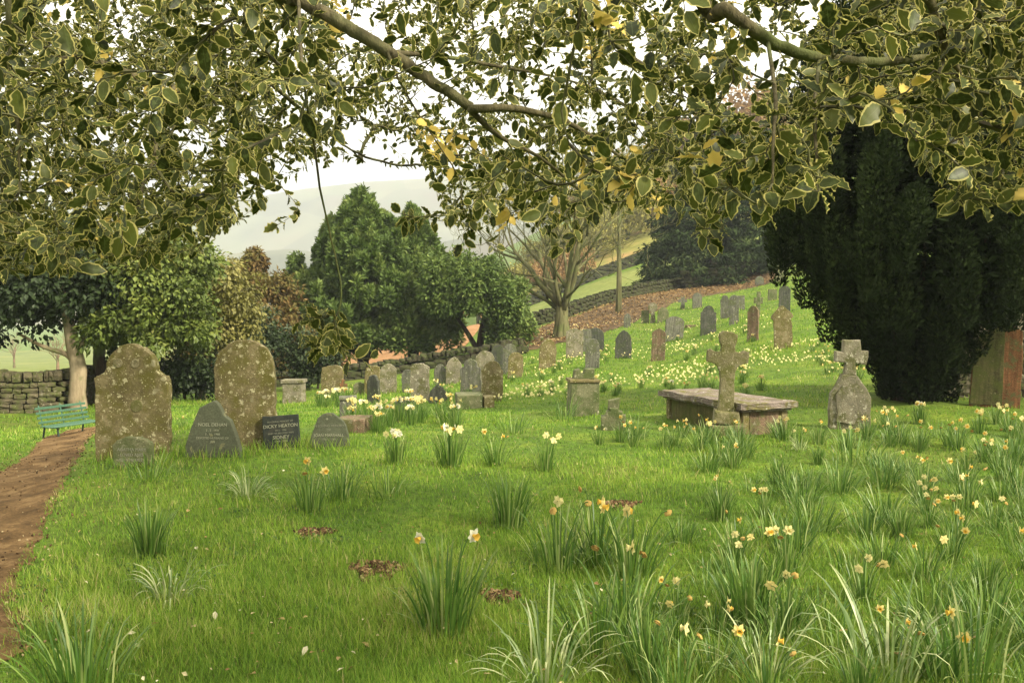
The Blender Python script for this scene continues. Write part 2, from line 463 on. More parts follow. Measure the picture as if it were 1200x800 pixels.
th = np.linspace(-math.pi, math.pi, nth + 1)[:-1]
# finer in front of the camera
th = th * (0.35 + 0.65 * (th / math.pi) ** 2)
RR, TH = np.meshgrid(rr, th, indexing='ij')
X, Y = RR * np.sin(TH), RR * np.cos(TH)
Z = gz(np.where(RR > 420, X * 420 / RR, X), np.where(RR > 420, Y * 420 / RR, Y))
Z = np.where(RR > 420, Z * np.exp(-(RR - 420) / 500) - 12 * (1 - np.exp(-(RR - 420) / 500)), Z)
Vg = np.stack([X, Y, Z], -1).reshape(-1, 3)
i = (np.arange(len(rr) - 1)[:, None]) * nth; j = np.arange(nth)[None]; j2 = (j + 1) % nth
Fg = np.stack([i + j, i + nth + j, i + nth + j2, i + j2], -1).reshape(-1, 4)
Vg = np.concatenate([Vg, [[0, 0, g1(0.05, .05)]]])
tri = np.stack([np.full(nth, len(Vg) - 1), np.arange(nth), (np.arange(nth) + 1) % nth], -1)
tag(link('ground', npmesh('ground', Vg, [Fg, tri], smooth=True), M['turf']), 'churchyard turf rising to the right', kind='structure')

def sheet(name, A, B, nu, nv, mat, off, label, jit=0.0):
    """strip between the ground curves A and B (lists of x, y)"""
    A3 = smoothline([(x, y, 0) for x, y in A], nu); B3 = smoothline([(x, y, 0) for x, y in B], nu)
    t = np.linspace(0, 1, nv)
    G = A3[:, None] * (1 - t)[None, :, None] + B3[:, None] * t[None, :, None]
    s = np.arange(nu)
    if jit:
        w = jit * (np.sin(s * .9) * .5 + np.sin(s * 2.3 + 1) * .3 + R.normal(0, .35, nu))
        dirn = (B3 - A3) / (np.linalg.norm(B3 - A3, axis=1, keepdims=True) + 1e-9)
        G[:, 0] += dirn * w[:, None]; G[:, -1] += dirn * np.roll(w, 7)[:, None]
    e = np.ones((nu, nv)) * off
    e[0] = e[-1] = e[:, 0] = e[:, -1] = off * .4
    G[:, :, 2] = gz(G[:, :, 0], G[:, :, 1]) + e
    i = np.arange(nu - 1)[:, None] * nv; j = np.arange(nv - 1)[None]
    F = np.stack([i + j, i + nv + j, i + nv + j + 1, i + j + 1], -1).reshape(-1, 4)
    o = link(name, npmesh(name, G.reshape(-1, 3), F, smooth=True), mat)
    return tag(o, label, kind='structure')
def soil_mat(name, c1, c2, c3, sc=3):
    m, nt, b = newmat(name, .95, .1)
    tc = N(nt, 'ShaderNodeTexCoord'); v = tc.outputs['Object']
    c = ramp(nt, noise(nt, v, sc, 6, .7), [(.32, c1), (.5, c2), (.68, c3)])
    c = mix(nt, .6, c, ramp(nt, noise(nt, v, sc * 16, 4, .7), [(.3, .55), (.7, 1.3)]), 'MULTIPLY')
    nt.links.new(c, b.inputs['Base Color'])
    bump(nt, b, noise(nt, v, sc * 9, 6, .75), .9, .03)
    return m
M['soil'] = soil_mat('path_earth', (.065,.04,.016), (.145,.088,.036), (.27,.175,.08))
M['litter'] = soil_mat('leaf_litter', (.04,.028,.014), (.085,.058,.030), (.18,.12,.065), 1.4)
M['field'] = soil_mat('pasture', (.09,.12,.025), (.13,.16,.035), (.19,.20,.055), .12)
M['bracken'] = soil_mat('bracken', (.13,.07,.03), (.26,.14,.06), (.36,.21,.10), .8)
def pt(px, py):
    q = hit(px, py); return (q[0], q[1])
pathA = [(-7.5, -3), (-5.6, 1.0), pt(-190, 800), pt(-120, 680), pt(-60, 600), pt(0, 553), pt(34, 530), pt(75, 506), pt(118, 499), pt(160, 490)]
pathB = [(-4.2, -3), (-3.1, 1.5), pt(-20, 800), pt(18, 695), pt(52, 620), pt(78, 560), pt(96, 530), pt(116, 508), pt(150, 502), pt(190, 494)]
sheet('path', pathA, pathB, 150, 16, M['soil'], .012, 'brown earth path', .07)
def pd(px, d):
    r = ray(px, 360); return (r[0] / r[1] * d, d)
sheet('leaf_litter_bank', [pd(560, 34), pd(610, 35), pd(660, 37), pd(720, 42), pd(770, 47), pd(840, 52), pd(905, 57)],
      [pd(545, 42), pd(600, 46), pd(650, 50), pd(720, 55), pd(780, 60), pd(850, 64), pd(915, 68)], 70, 24, M['litter'], .05, 'bank of brown fallen leaves below the field wall', .5)
sheet('field', [pd(560, 56), pd(600, 55), pd(650, 56), pd(720, 61), pd(780, 66), pd(850, 71), pd(960, 76)],
      [pd(560, 90), pd(610, 95), pd(650, 98), pd(720, 99), pd(780, 100), pd(850, 102), pd(960, 105)], 70, 24, M['field'], .12, 'bright sloping pasture beyond the wall', .5)
sheet('bracken_slope', [pd(300, 44), pd(380, 44), pd(450, 44), pd(500, 46), pd(545, 48)],
      [pd(270, 80), pd(380, 80), pd(450, 80), pd(510, 82), pd(575, 84)], 50, 24, M['bracken'], .12, 'slope of orange bracken under the dark evergreen trees', .5)
sheet('valley_field', [pd(-160, 60), pd(-60, 58), pd(60, 58), pd(160, 62), pd(300, 70)],
      [pd(-160, 300), pd(-60, 300), pd(60, 300), pd(160, 300), pd(300, 300)], 50, 30, M['field'], .25, 'pale green pasture in the valley beyond the stone wall')
sheet('bracken_hillside', [pd(575, 108), pd(640, 108), pd(720, 110), pd(800, 112), pd(930, 114)],
      [pd(560, 300), pd(640, 300), pd(720, 300), pd(800, 300), pd(930, 300)], 50, 30, soil_mat('hillside_bracken', (.13,.14,.035), (.22,.21,.055), (.30,.19,.08), .1), .4, 'hillside of bracken and rough grass above the field')

# far hills as their own ridges
def hill(name, d0, depth, prof, seed, label):
    """prof: (px, py) skyline; the ridge stands depth metres behind d0"""
    px = np.linspace(-900, 2100, 180)
    pp = np.interp(px, [p[0] for p in prof], [p[1] for p in prof])
    rs = np.random.default_rng(seed)
    ph = rs.uniform(0, 6, 8)
    G = []
    nv = 40
    for k in range(nv):
        t = k / (nv - 1)
        d = d0 + depth * t
        x = (px - 600) / 1000 * d
        ztop = CAMZ + (360 - pp) / 1000 * (d0 + depth * .8)
        s = min(1, t / .8)
        prof_s = (s * s * (3 - 2 * s)) if t < .8 else 1 - ((t - .8) / .2) ** 2 * .3
        wob = sum(np.sin(x * (.004 * (q + 1)) + ph[q] + d * .003 * (q + 1)) / (q + 1.5) for q in range(6))
        z = -16 + (ztop + 16) * prof_s + wob * 5 * math.sin(math.pi * min(1, t * 1.1)) 
        G.append(np.stack([x, np.full_like(x, d), z], -1))
    G = np.array(G); n = len(px)
    i = np.arange(nv - 1)[:, None] * n; j = np.arange(n - 1)[None]
    F = np.stack([i + j, i + j + 1, i + n + j + 1, i + n + j], -1).reshape(-1, 4)
    return tag(link(name, npmesh(name, G.reshape(-1, 3), F, smooth=True), M['hill']), label, kind='structure')
m, nt, b = newmat('hillside', .95, .05)
tc = N(nt, 'ShaderNodeTexCoord'); v = tc.outputs['Object']
c = ramp(nt, noise(nt, v, .006, 5, .6), [(.38, (.05,.06,.035)), (.5, (.11,.12,.06)), (.6, (.12,.10,.06))])
vo = N(nt, 'ShaderNodeTexVoronoi'); vo.inputs['Scale'].default_value = .009; nt.links.new(v, vo.inputs['Vector'])
sp_ = N(nt, 'ShaderNodeSeparateColor'); nt.links.new(vo.outputs['Color'], sp_.inputs[0])
c = mix(nt, .4, c, ramp(nt, sp_.outputs[0], [(.3, (.04,.05,.03)), (.5, (.10,.13,.06)), (.8, (.14,.14,.08))]))
nt.links.new(c, b.inputs['Base Color']); M['hill'] = m
hill('hills', 620, 420, [(-900, 300), (-200, 300), (0, 322), (120, 318), (250, 300), (340, 292), (420, 300), (520, 285), (640, 262), (800, 200), (1100, 140), (2100, 120)], 3, 'hazy lower hills across the valley')
hill('mountain', 1150, 600, [(-900, 260), (-200, 235), (100, 236), (230, 240), (300, 234), (360, 224), (430, 214), (500, 210), (560, 206), (640, 204), (800, 200), (1100, 170), (2100, 150)], 4, 'pale mountain ridge fading into haze')

hz = bmesh.new(); bmesh.ops.create_cube(hz, size=1)
for q in hz.verts:
    q.co = Vector((q.co.x * 4800, q.co.y * 2600 + 800, (q.co.z + .5) * 560 - 40))
m = bpy.data.materials.new('haze'); m.use_nodes = True
nt = m.node_tree; nt.nodes.remove(nt.nodes['Principled BSDF'])
pv = nt.nodes.new('ShaderNodeVolumePrincipled')
pv.inputs['Color'].default_value = (.86, .92, 1.0, 1); pv.inputs['Density'].default_value = HAZE = 0.0005
nt.links.new(pv.outputs[0], nt.nodes['Material Output'].inputs['Volume'])
tag(bmobj('haze', hz, m), 'thin pale haze over the valley', kind='stuff')

M['wall_left'] = stone_mat('mossy_dry_stone', (.05,.042,.025), (.135,.115,.07), (.24,.22,.15), .25, 9, (.07,.08,.025), .7)
# ------------------------------------------------------------------ dry stone walls
def _rock():
    bm = bmesh.new(); bmesh.ops.create_cube(bm, size=1)
    bmesh.ops.subdivide_edges(bm, edges=bm.edges, cuts=1, use_grid_fill=True)
    V = np.array([v.co[:] for v in bm.verts])
    nrm = V / (np.linalg.norm(V, axis=1, keepdims=True) + 1e-9) * .62
    V = V * .62 + nrm * .38
    F = np.array([[v.index for v in f.verts] for f in bm.faces]); bm.free()
    return V, F
ROCKV, ROCKF = _rock()
def stone_wall(name, line, height, thick, mat, label, lx=.34, lz=.16, cope=True, group=None, sink=.15, cat='stone wall'):
    pts = smoothline([(x, y, 0) for x, y in line], 200)
    seg = np.linalg.norm(np.diff(pts, axis=0), axis=1); cum = np.concatenate([[0], np.cumsum(seg)]); L = cum[-1]
    pos, sc_, an = [], [], []
    rows = max(2, int(round(height / lz)))
    for r in range(rows):
        for side in (-1, 1):
            s = R.uniform(0, lx)
            while s < L:
                l = lx * R.uniform(.55, 1.5)
                x = np.interp(s + l / 2, cum, pts[:, 0]); y = np.interp(s + l / 2, cum, pts[:, 1])
                dx = np.interp(s + l / 2 + .1, cum, pts[:, 0]) - x; dy = np.interp(s + l / 2 + .1, cum, pts[:, 1]) - y
                if dx == dy == 0: dx, dy = 1, 0
                a = math.atan2(dy, dx)
                bat = (1 - r / rows) * .06
                o = side * (thick / 4 + bat / 2)
                pos.append((x - math.sin(a) * o, y + math.cos(a) * o, g1(x, y) - sink + lz * (r + .5) * (height + sink) / height))
                sc_.append((l * 1.03, thick / 2 * R.uniform(.95, 1.25), lz * (height + sink) / height * R.uniform(.85, 1.12))); an.append(a + R.normal(0, .05))
                s += l
    if cope:
        s = 0
        while s < L:
            l = lx * R.uniform(.4, .9)
            x = np.interp(s + l / 2, cum, pts[:, 0]); y = np.interp(s + l / 2, cum, pts[:, 1])
            dx = np.interp(s + l / 2 + .1, cum, pts[:, 0]) - x; dy = np.interp(s + l / 2 + .1, cum, pts[:, 1]) - y
            a = math.atan2(dy, dx) if (dx or dy) else 0
            hh = R.uniform(.16, .30)
            pos.append((x, y, g1(x, y) + height + hh * .35)); sc_.append((l, thick * 1.05, hh)); an.append(a + R.normal(0, .12)); s += l * .95
    pos, sc_, an = np.array(pos), np.array(sc_), np.array(an)
    n = len(pos)
    V = ROCKV[None] * (1 + R.normal(0, .07, (n, len(ROCKV), 3))) * sc_[:, None]
    ca, sa = np.cos(an), np.sin(an)
    Mx = np.zeros((n, 3, 3)); Mx[:, 0, 0] = ca; Mx[:, 0, 1] = -sa; Mx[:, 1, 0] = sa; Mx[:, 1, 1] = ca; Mx[:, 2, 2] = 1
    V = np.einsum('nij,nkj->nki', Mx, V) + pos[:, None]
    F = (ROCKF[None] + (np.arange(n) * len(ROCKV))[:, None, None]).reshape(-1, 4)
    base = np.array([line[0][0], line[0][1], 0.0]); base[2] = g1(base[0], base[1])
    o = link(name, npmesh(name, V.reshape(-1, 3) - base, F), mat, loc=base)
    return tag(o, label, cat, group)
def pl(px, py):
    q = hit(px, py); return (q[0], q[1])
stone_wall('stone_wall', [pd(-260, 19), pd(-100, 20), pd(0, 20.6), pd(50, 21), pd(84, 21.5), pd(100, 23)], .78, .5, M['wall_left'], 'rough dry stone wall behind the green bench', .22, .105)
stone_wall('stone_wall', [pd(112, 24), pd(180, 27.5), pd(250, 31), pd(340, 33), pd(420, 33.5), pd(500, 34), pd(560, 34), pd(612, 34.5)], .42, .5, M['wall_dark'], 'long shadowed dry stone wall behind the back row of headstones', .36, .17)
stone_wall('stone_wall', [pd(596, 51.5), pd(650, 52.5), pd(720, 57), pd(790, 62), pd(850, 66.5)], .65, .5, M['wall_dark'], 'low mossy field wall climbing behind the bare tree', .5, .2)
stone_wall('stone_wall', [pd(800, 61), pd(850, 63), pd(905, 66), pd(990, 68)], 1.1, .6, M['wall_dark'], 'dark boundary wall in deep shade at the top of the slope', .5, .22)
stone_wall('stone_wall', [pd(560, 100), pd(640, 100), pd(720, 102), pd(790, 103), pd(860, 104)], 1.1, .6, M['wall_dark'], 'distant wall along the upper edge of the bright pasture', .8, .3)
stone_wall('stone_wall', [pd(1085, 14.3), pd(1160, 14.0), pd(1240, 13.7), pd(1340, 13.4)], 2.0, .55, M['wall_pale'], 'tall rough stone wall behind the leaning red slab', .30, .12)

# ------------------------------------------------------------------ headstones
def arc(cx, cz, r, a0, a1, n):
    return [(cx + r * math.cos(rad(a0 + (a1 - a0) * k / n)), cz + r * math.sin(rad(a0 + (a1 - a0) * k / n))) for k in range(n + 1)]
def outline(style, w, h):
    a = w / 2
    if style == 'round': t = arc(0, h - a, a, 0, 180, 18)
    elif style == 'lowround':
        s = w * .22; r = (a * a + s * s) / (2 * s); an = math.degrees(math.asin(a / r)); t = arc(0, h - r, r, 90 - an, 90 + an, 14)
    elif style == 'shoulder':
        r = a * .68; sh = h - r - a * .10
        t = [(a, sh - a * .24)] + arc(a - a*.16, sh - a*.24, a * .16, 0, 80, 4) + arc(0, h - r, r, -6, 186, 18) + arc(-a + a*.16, sh - a*.24, a * .16, 100, 180, 4)
    elif style == 'smallshoulder':
        r = a * .84; t = [(a, h - r - .02), (a * .84, h - r)] + arc(0, h - r, r, 0, 180, 14) + [(-a * .84, h - r), (-a, h - r - .02)]
    elif style == 'gothic':
        t = arc(-a * .6, h - math.sqrt((1.6 * a) ** 2 - (.6 * a) ** 2), 1.6 * a, 0, math.degrees(math.acos(.6 / 1.6)), 9)
        t += [(-x, z) for x, z in reversed(t[:-1])]
    elif style == 'ogee':
        t = [(a, h - a * .9), (a * .93, h - a * .6), (a * .74, h - a * .38), (a * .45, h - a * .22), (a * .2, h - a * .13), (0, h)]
        t += [(-x, z) for x, z in reversed(t[:-1])]
    elif style == 'gable': t = [(a, h - a * 1.0), (0, h), (-a, h - a * 1.0)]
    elif style == 'diamond': t = [(a * .82, h * .68), (a, h * .74), (a * .96, h * .8), (a * .1, h), (-a * .1, h), (-a * .96, h * .77), (-a, h * .71), (-a * .82, h * .65)]
    elif style == 'rect': t = [(a, h), (-a, h)]
    elif style == 'slateA': t = [(a, h * .10), (a * .86, h * .36), (a * .84, h * .44), (a * .62, h * .66), (a * .38, h * .73), (a * .30, h * .86), (a * .14, h * .95), (a * .02, h), (-a * .22, h * .95), (-a * .50, h * .87), (-a * .66, h * .70), (-a * .80, h * .52), (-a * .86, h * .40), (-a, h * .2)]
    elif style == 'slateB': t = [(a, h * .12), (a * .93, h * .34), (a * .80, h * .62), (a * .66, h * .72), (a * .45, h * .86), (a * .2, h * .95), (-a * .05, h), (-a * .3, h * .97), (-a * .55, h * .85), (-a * .72, h * .6), (-a * .88, h * .3)]
    elif style == 'cross':
        t = [(a * .5, h * .04), (a * .42, h * .56), (a * .98, h * .55), (a, h * .78), (a * .4, h * .77), (a * .42, h), (-a * .42, h), (-a * .4, h * .77), (-a, h * .78), (-a * .98, h * .55), (-a * .42, h * .56), (-a * .5, h * .04)]
    elif style == 'steps':
        t = [(a, h * .62), (a * .72, h * .64), (a * .70, h * .80), (a * .42, h * .82), (a * .40, h), (-a * .30, h), (-a * .34, h * .83), (-a * .66, h * .80), (-a * .70, h * .62), (-a, h * .58)]
    elif style == 'wheel':  # small cross with a rounded ringed head
        r = a; t = [(a * .55, h * .05), (a * .38, h - 2 * r)] + arc(0, h - r, r, -60, 240, 16) + [(-a * .38, h - 2 * r), (-a * .55, h * .05)]
    elif style == 'rough': t = [(a, h * .8), (a * .8, h * .96), (a * .3, h), (-a * .4, h * .97), (-a * .9, h * .9), (-a, h * .7)]
    else: raise ValueError(style)
    return [(a if style not in ('cross', 'wheel', 'diamond') else abs(t[0][0]), 0.0)] + t + [(-a if style not in ('cross', 'wheel', 'diamond') else -abs(t[-1][0]), 0.0)]
def slab_bm(pts, thick, sink=.12, bev=.012, jit=.004, seed=0):
    rs = random.Random(seed)
    # resample the outline so that worn edges wander
    out = []
    n = len(pts)
    for k in range(n):
        p, q = pts[k], pts[(k + 1) % n]
        L = math.hypot(q[0] - p[0], q[1] - p[1])
        m_ = max(1, int(L / .09)) if k != n - 1 else 1
        for s in range(m_):
            u = s / m_
            x, z = p[0] + (q[0] - p[0]) * u, p[1] + (q[1] - p[1]) * u
            if not (z <= 0.0001): x += rs.gauss(0, jit); z += rs.gauss(0, jit)
            out.append((x, z if z > .0001 else -sink))
    bm = bmesh.new()
    fr = [bm.verts.new((x, -thick / 2, z)) for x, z in out]
    f = bm.faces.new(fr)
    ex = bmesh.ops.extrude_face_region(bm, geom=[f])
    for v in [e for e in ex['geom'] if isinstance(e, bmesh.types.BMVert)]: v.co.y += thick
    bmesh.ops.recalc_face_normals(bm, faces=bm.faces)
    if bev:
        es = [e for e in bm.edges if len(e.link_faces) == 2 and abs(abs(e.verts[0].co.y) - thick / 2) < 1e-6 and abs(e.verts[0].co.y - e.verts[1].co.y) < 1e-6]
        try: bmesh.ops.bevel(bm, geom=es, offset=bev, segments=2, affect='EDGES', profile=.6)
        except Exception: pass
    return bm
def text_child(lines, size, parent, loc, mat, name='inscription', extrude=.0015, rot=(math.pi / 2, 0, 0), spacing=1.25):
    if len(lines) > 1:
        for k, l in enumerate(lines): text_child([l], size, parent, (loc[0], loc[1], loc[2] - k * size * spacing), mat, name)
        return
    cu = bpy.data.curves.new(name, 'FONT'); cu.body = '\n'.join(lines); cu.size = size; cu.align_x = 'CENTER'
    cu.extrude = extrude; cu.space_line = spacing
    to = bpy.data.objects.new('tmp_text', cu); COL.objects.link(to)
    bpy.context.view_layer.update()
    me = bpy.data.meshes.new_from_object(to.evaluated_get(bpy.context.evaluated_depsgraph_get()))
    bpy.data.objects.remove(to)
    me.materials.clear()
    return link(name, me, mat, parent, loc, rot)
STONEPOS = []
def headstone(px, top, base, wpx, style, mat, label, rz=0, lean=0, roll=0, thick=.11, name='headstone', dy=0, parts=None, cat='gravestone', group=None, sinkpx=0):
    q = hit(px, base + sinkpx)
    d = q[1]; STONEPOS.append((q[0], q[1], wpx * d / 2000))
    h = (base - top) * d / 1000 * 1.0; w = wpx * d / 1000
    bm = slab_bm(outline(style, w, h), thick, seed=int(px * 7 + base), jit=.006 if style not in ('rect',) else .002)
    o = bmobj(name, bm, M[mat], loc=(q[0], q[1] + dy, q[2]), rot=(rad(lean), rad(roll), rad(rz)))
    return tag(o, label, cat, group), w, h
# ---- the near row on the left, with their writing
o, w, h = headstone(157, 403, 534, 84, 'shoulder', 'lichen', 'broad brown headstone with rounded shoulders and pale lichen spots by the path', 2, -1, 0, .14)
for rx, rz_, rr0 in ((-.13, 1.0, .05), (.05, .99, .045), (.06, .54, .065)):
    bm = bmesh.new(); bmesh.ops.create_cone(bm, cap_ends=True, segments=26, radius1=rr0, radius2=rr0 * .9, depth=.008)
    for v_ in bm.verts: v_.co.x *= 1 + random.gauss(0, .03); v_.co.y *= 1 + random.gauss(0, .03)
    bmobj('raised_roundel', bm, M['lichen_fine'], o, loc=(rx, -.074, rz_), rot=(math.pi / 2, 0, 0))  # thin raised disc in the crusted stone colour
o, w, h = headstone(157, 512, 547, 46, 'lowround', 'olive', 'small round topped stone with faint writing in front of the broad brown headstone', -3, -2, 0, .09, cat='gravestone')
text_child(['AGATHA MARY', 'LOVED AND', 'REMEMBERED'], .042, o, (0, -.047, h * .52), M['letter_dim'])
o, w, h = headstone(290, 397, 527, 68, 'round', 'lichen', 'tall smooth arched headstone mottled brown between two slate stones', 6, -2, -1.2, .15)
o, w, h = headstone(251, 469, 535, 66, 'slateA', 'slate', 'rough pointed green slate stone with pale lettering before the tall arched headstone', -4, -3, 0, .09)
text_child(['NOEL DEHAN'], .050, o, (0, -.0475, h * .55), M['letter'])
text_child(['2 . 2 . 1921', '3 . 11 . 1988', 'DEVOTED HUSBAND OF', 'JAN'], .032, o, (0, -.0475, h * .46), M['letter'])
o, w, h = headstone(331, 487, 525, 42, 'rect', 'polished', 'dark rectangular slate tablet with pale lettering beside the tall arched headstone', 4, -6, -4, .07)
text_child(['IN LOVING MEMORY OF'], .026, o, (0, -.0375, h * .79), M['letter_dim'])
text_child(['DICKY HEATON'], .052, o, (0, -.0375, h * .63), M['letter'])
text_child(['1913 - 1986', 'AND HIS BELOVED WIFE'], .026, o, (0, -.0375, h * .52), M['letter_dim'])
text_child(['SIDNEY'], .055, o, (0, -.0375, h * .28), M['letter'])
text_child(['1919 - 1994'], .028, o, (0, -.0375, h * .18), M['letter'])
o, w, h = headstone(386, 483, 523, 48, 'slateB', 'slate', 'low domed slate stone right of the dark rectangular lettered tablet', 3, -4, 0, .08)
text_child(['+'], .06, o, (-.02, -.0425, h * .76), M['letter'])
text_child(['IN LOVING MEMORY', 'OF'], .036, o, (0, -.0425, h * .58), M['letter_dim'])
text_child(['JOAN MARSHALL'], .043, o, (0, -.0425, h * .30), M['letter'])
text_child(['1926 - 1989'], .032, o, (0, -.0425, h * .19), M['letter_dim'])

# ---- all the other stones: px, top, base, width, outline, stone, label, turn, lean, roll
STONES = [
 (389,428,463,26,'rough','lichen','broad flat topped mossy stone against the wall behind the white daffodils',0,0,0),
 (402,445,463,9,'cross','orange','tiny pinkish cross among the white daffodils',5,0,2),
 (421,448,463,14,'lowround','olive','small round stone right of the tiny pink cross',0,0,0),
 (438,439,474,15,'shoulder','dark','narrow dark upright slab right of the white daffodils',-22,0,0),
 (436,428,462,18,'rough','lichen','stubby lichen covered stone just behind the narrow dark slab',0,0,0),
 (455,426,462,19,'round','lichen_pale','pale lichened round top stone at the left end of the back row',4,0,1),
 (478,433,459,14,'round','grey','plain grey stone half hidden behind the tall mossy headstone',0,0,0),
 (492,425,470,22,'lowround','lichen_pale','tall mossy headstone above the yellow daffodils',-6,-1,0),
 (475,465,484,23,'lowround','dark','low dark rounded marker in the yellow daffodils',0,-3,0),
 (513,450,473,22,'gothic','dark','small dark pointed stone beside the tall mossy headstone',3,0,0),
 (516,426,452,15,'gothic','grey','small grey arch in the back row beside the pale ogee stone',0,0,0),
 (532,418,451,19,'gothic','lichen_pale','pale grey pointed headstone in the middle of the back row',3,0,0),
 (552,420,462,24,'shoulder','grey','grey shouldered headstone left of the big lichened one',-4,0,0),
 (568,411,450,22,'round','lichen_pale','light round top stone peeping over the large lichened headstone',0,0,0),
 (576,423,471,25,'smallshoulder','lichen','large lichened headstone with a curved top and small shoulders at the front of the row',-5,-2,1),
 (584,404,438,15,'round','dark','dark round stone, left one of the touching pair behind the row',0,0,0),
 (597,403,438,16,'round','grey','grey round stone, right one of the touching pair behind the row',0,0,0),
 (604,413,443,18,'round','lichen','egg shaped lichened stone at the right end of the back row',3,0,2),
 (641,396,431,20,'gothic','lichen','leaning rust stained headstone below the bare tree trunk',8,0,3),
 (673,385,419,20,'lowround','lichen_pale','broad pale mottled headstone right of the bare tree trunk',0,0,0),
 (688,386,412,10,'rect','grey','narrow grey stone behind the broad pale mottled headstone',0,0,0),
 (699,384,411,19,'round','dark','dark slate round headstone leaning back near the leaf litter',0,0,-4),
 (694,397,432,17,'round','grey','slim grey round headstone directly behind the square pedestal',-3,0,0),
 (730,387,420,19,'gothic','dark','dark pointed arch headstone standing alone on the slope',-3,0,2),
 (771,385,423,16,'ogee','red','reddish weathered stone with a peaked top in front of the leaning grey slab',-12,0,0),
 (735,367,384,8,'gothic','grey','tiny pointed stone at the edge of the leaf litter',0,0,0),
 (756,364,379,9,'rect','olive','small square green stone left of the pale round one on the slope',0,0,0),
 (765,355,379,11,'wheel','lichen_pale','small pale round headed stone among far daffodils',0,0,0),
 (777,361,378,13,'round','olive','squat green stone right of the pale round headed one',0,0,0),
 (789,371,399,22,'lowround','grey','leaning grey slab in the middle of the slope',8,0,6),
 (830,359,392,18,'shoulder','dark','dark upright headstone with square shoulders on open grass',-4,0,1),
 (817,343,361,11,'round','grey','small grey round stone below the dark boundary wall',0,0,0),
 (800,348,362,10,'cross','grey','tiny grey cross near the dark boundary wall',0,0,0),
 (850,346,373,11,'shoulder','grey','grey headstone, left one of the close trio up the slope',-14,0,0),
 (860,346,380,11,'round','grey','taller grey headstone, front one of the close trio up the slope',-10,0,0),
 (868,347,364,9,'rect','grey','square grey stone, back one of the close trio up the slope',0,0,0),
 (882,358,400,13,'gothic','red','narrow reddish headstone set edge on near the tall cross',-30,0,1),
 (888,342,373,10,'cross','olive','slender mossy cross up the slope',-10,0,1),
 (918,358,408,25,'diamond','lichen','tall lichened headstone with a pointed gable top beside the big yew',-6,0,-4),
 (919,335,366,13,'round','dark','dark round headstone directly behind the gabled one beside the big yew',0,0,0),
 (905,339,352,10,'rect','olive','little green block high on the slope left of the yew',0,0,0),
 (890,324,335,10,'round','grey','lone round stone at the very top of the slope',0,0,0),
 (914,311,330,10,'round','olive','topmost dark stone beside the yew under the boundary wall',0,0,0),
]
for s in STONES:
    px, top, base, w, st, mt, lab, rz, ln, rl = s
    headstone(px, top, base, w, st, mt, lab, rz + R.normal(0, 1.5), ln, rl + R.normal(0, .8), .10 if st != 'rect' else .14)

# low blocks, pedestals and the stepped stump
def block(px, top, base, wpx, depth, mat, name, label, rz=0, cat='grave marker', topper=None):
    q = hit(px, base); d = q[1]
    w, h = wpx * d / 1000, (base - top) * d / 1000
    e = empty(name, q, rad(rz), label=label, cat=cat)
    bm = slab_bm([(w/2, 0), (w/2 * .97, h), (-w/2 * .97, h), (-w/2, 0)], depth, seed=int(px), bev=.02)
    bmobj('block', bm, M[mat], e)
    return e, w, h
e, w, h = block(345, 448, 472, 23, .5, 'lichen_pale', 'stone_pillar', 'short fluted pale stone pillar with a flat cap left of the white daffodils')
bmobj('cap', slab_bm([(w*.56, h+.003), (w*.56, h + .09), (-w*.56, h + .09), (-w*.56, h+.003)], .56, sink=-h-.003, seed=3), M['lichen_pale'], e)
e, w, h = block(408, 468, 490, 19, .32, 'grey', 'stone_vase', 'plain grey square flower block between the white and yellow daffodils', 10)
bmobj('rim', slab_bm([(w*.53, h+.003), (w*.53, h + .05), (-w*.53, h + .05), (-w*.53, h+.003)], .36, sink=-h-.003, seed=4), M['grey'], e)
block(415, 489, 505, 36, .5, 'red', 'grave_kerb', 'low brown kerb stone in front of the yellow daffodils', -6)
block(549, 461, 478, 30, .6, 'olive', 'grave_kerb', 'low mossy chest stone at the foot of the grey shouldered headstone', 8)
block(572, 464, 477, 12, .4, 'lichen', 'grave_kerb', 'small kerb end stone at the foot of the large lichened headstone', 8)
block(809, 381, 384, 11, .4, 'red', 'grave_kerb', 'flat reddish ledger stone right of the leaning grey slab')
# square pedestal with broken socket
e, w, h = block(683, 447, 486, 34, .46, 'olive', 'stone_pedestal', 'square mossy stone pedestal with a broken cross socket on top', 4)
bmobj('capstone', slab_bm([(w*.52, h+.003), (w*.52, h + .05), (-w*.52, h + .05), (-w*.52, h+.003)], .5, sink=-h-.003, seed=5), M['lichen'], e)
bmobj('socket', slab_bm([(w*.36, h+.053), (w*.38, h + .21), (w*.05, h + .20), (w*.02, h+.13), (-w*.08, h+.12), (-w*.14, h+.20), (-w*.30, h + .19), (-w*.34, h+.053)], .2, sink=-h-.053, seed=6), M['olive'], e)
# small stepped cross stump
q = hit(719, 503)
e = empty('cross_stump', q, rad(-8), label='small broken cross stump with stepped shoulders left of the table tomb', cat='gravestone')
d = q[1]
bmobj('base', slab_bm(outline('steps', 28 * d / 1000, 26 * d / 1000), .24, seed=8, bev=.02), M['olive'], e)
bmobj('broken_shaft', slab_bm([(.075, .26), (.07, 36 * d / 1000), (-.075, 36 * d / 1000 - .02), (-.08, .26)], .15, sink=-.26, seed=9, bev=.015), M['olive'], e)

# ---- tall stone cross
q = hit(850, 509)
d = q[1]; u = d / 1000
e = empty('stone_cross', q, rad(-10), label='tall worn stone cross with flared arms standing in front of the table tomb', cat='cross')
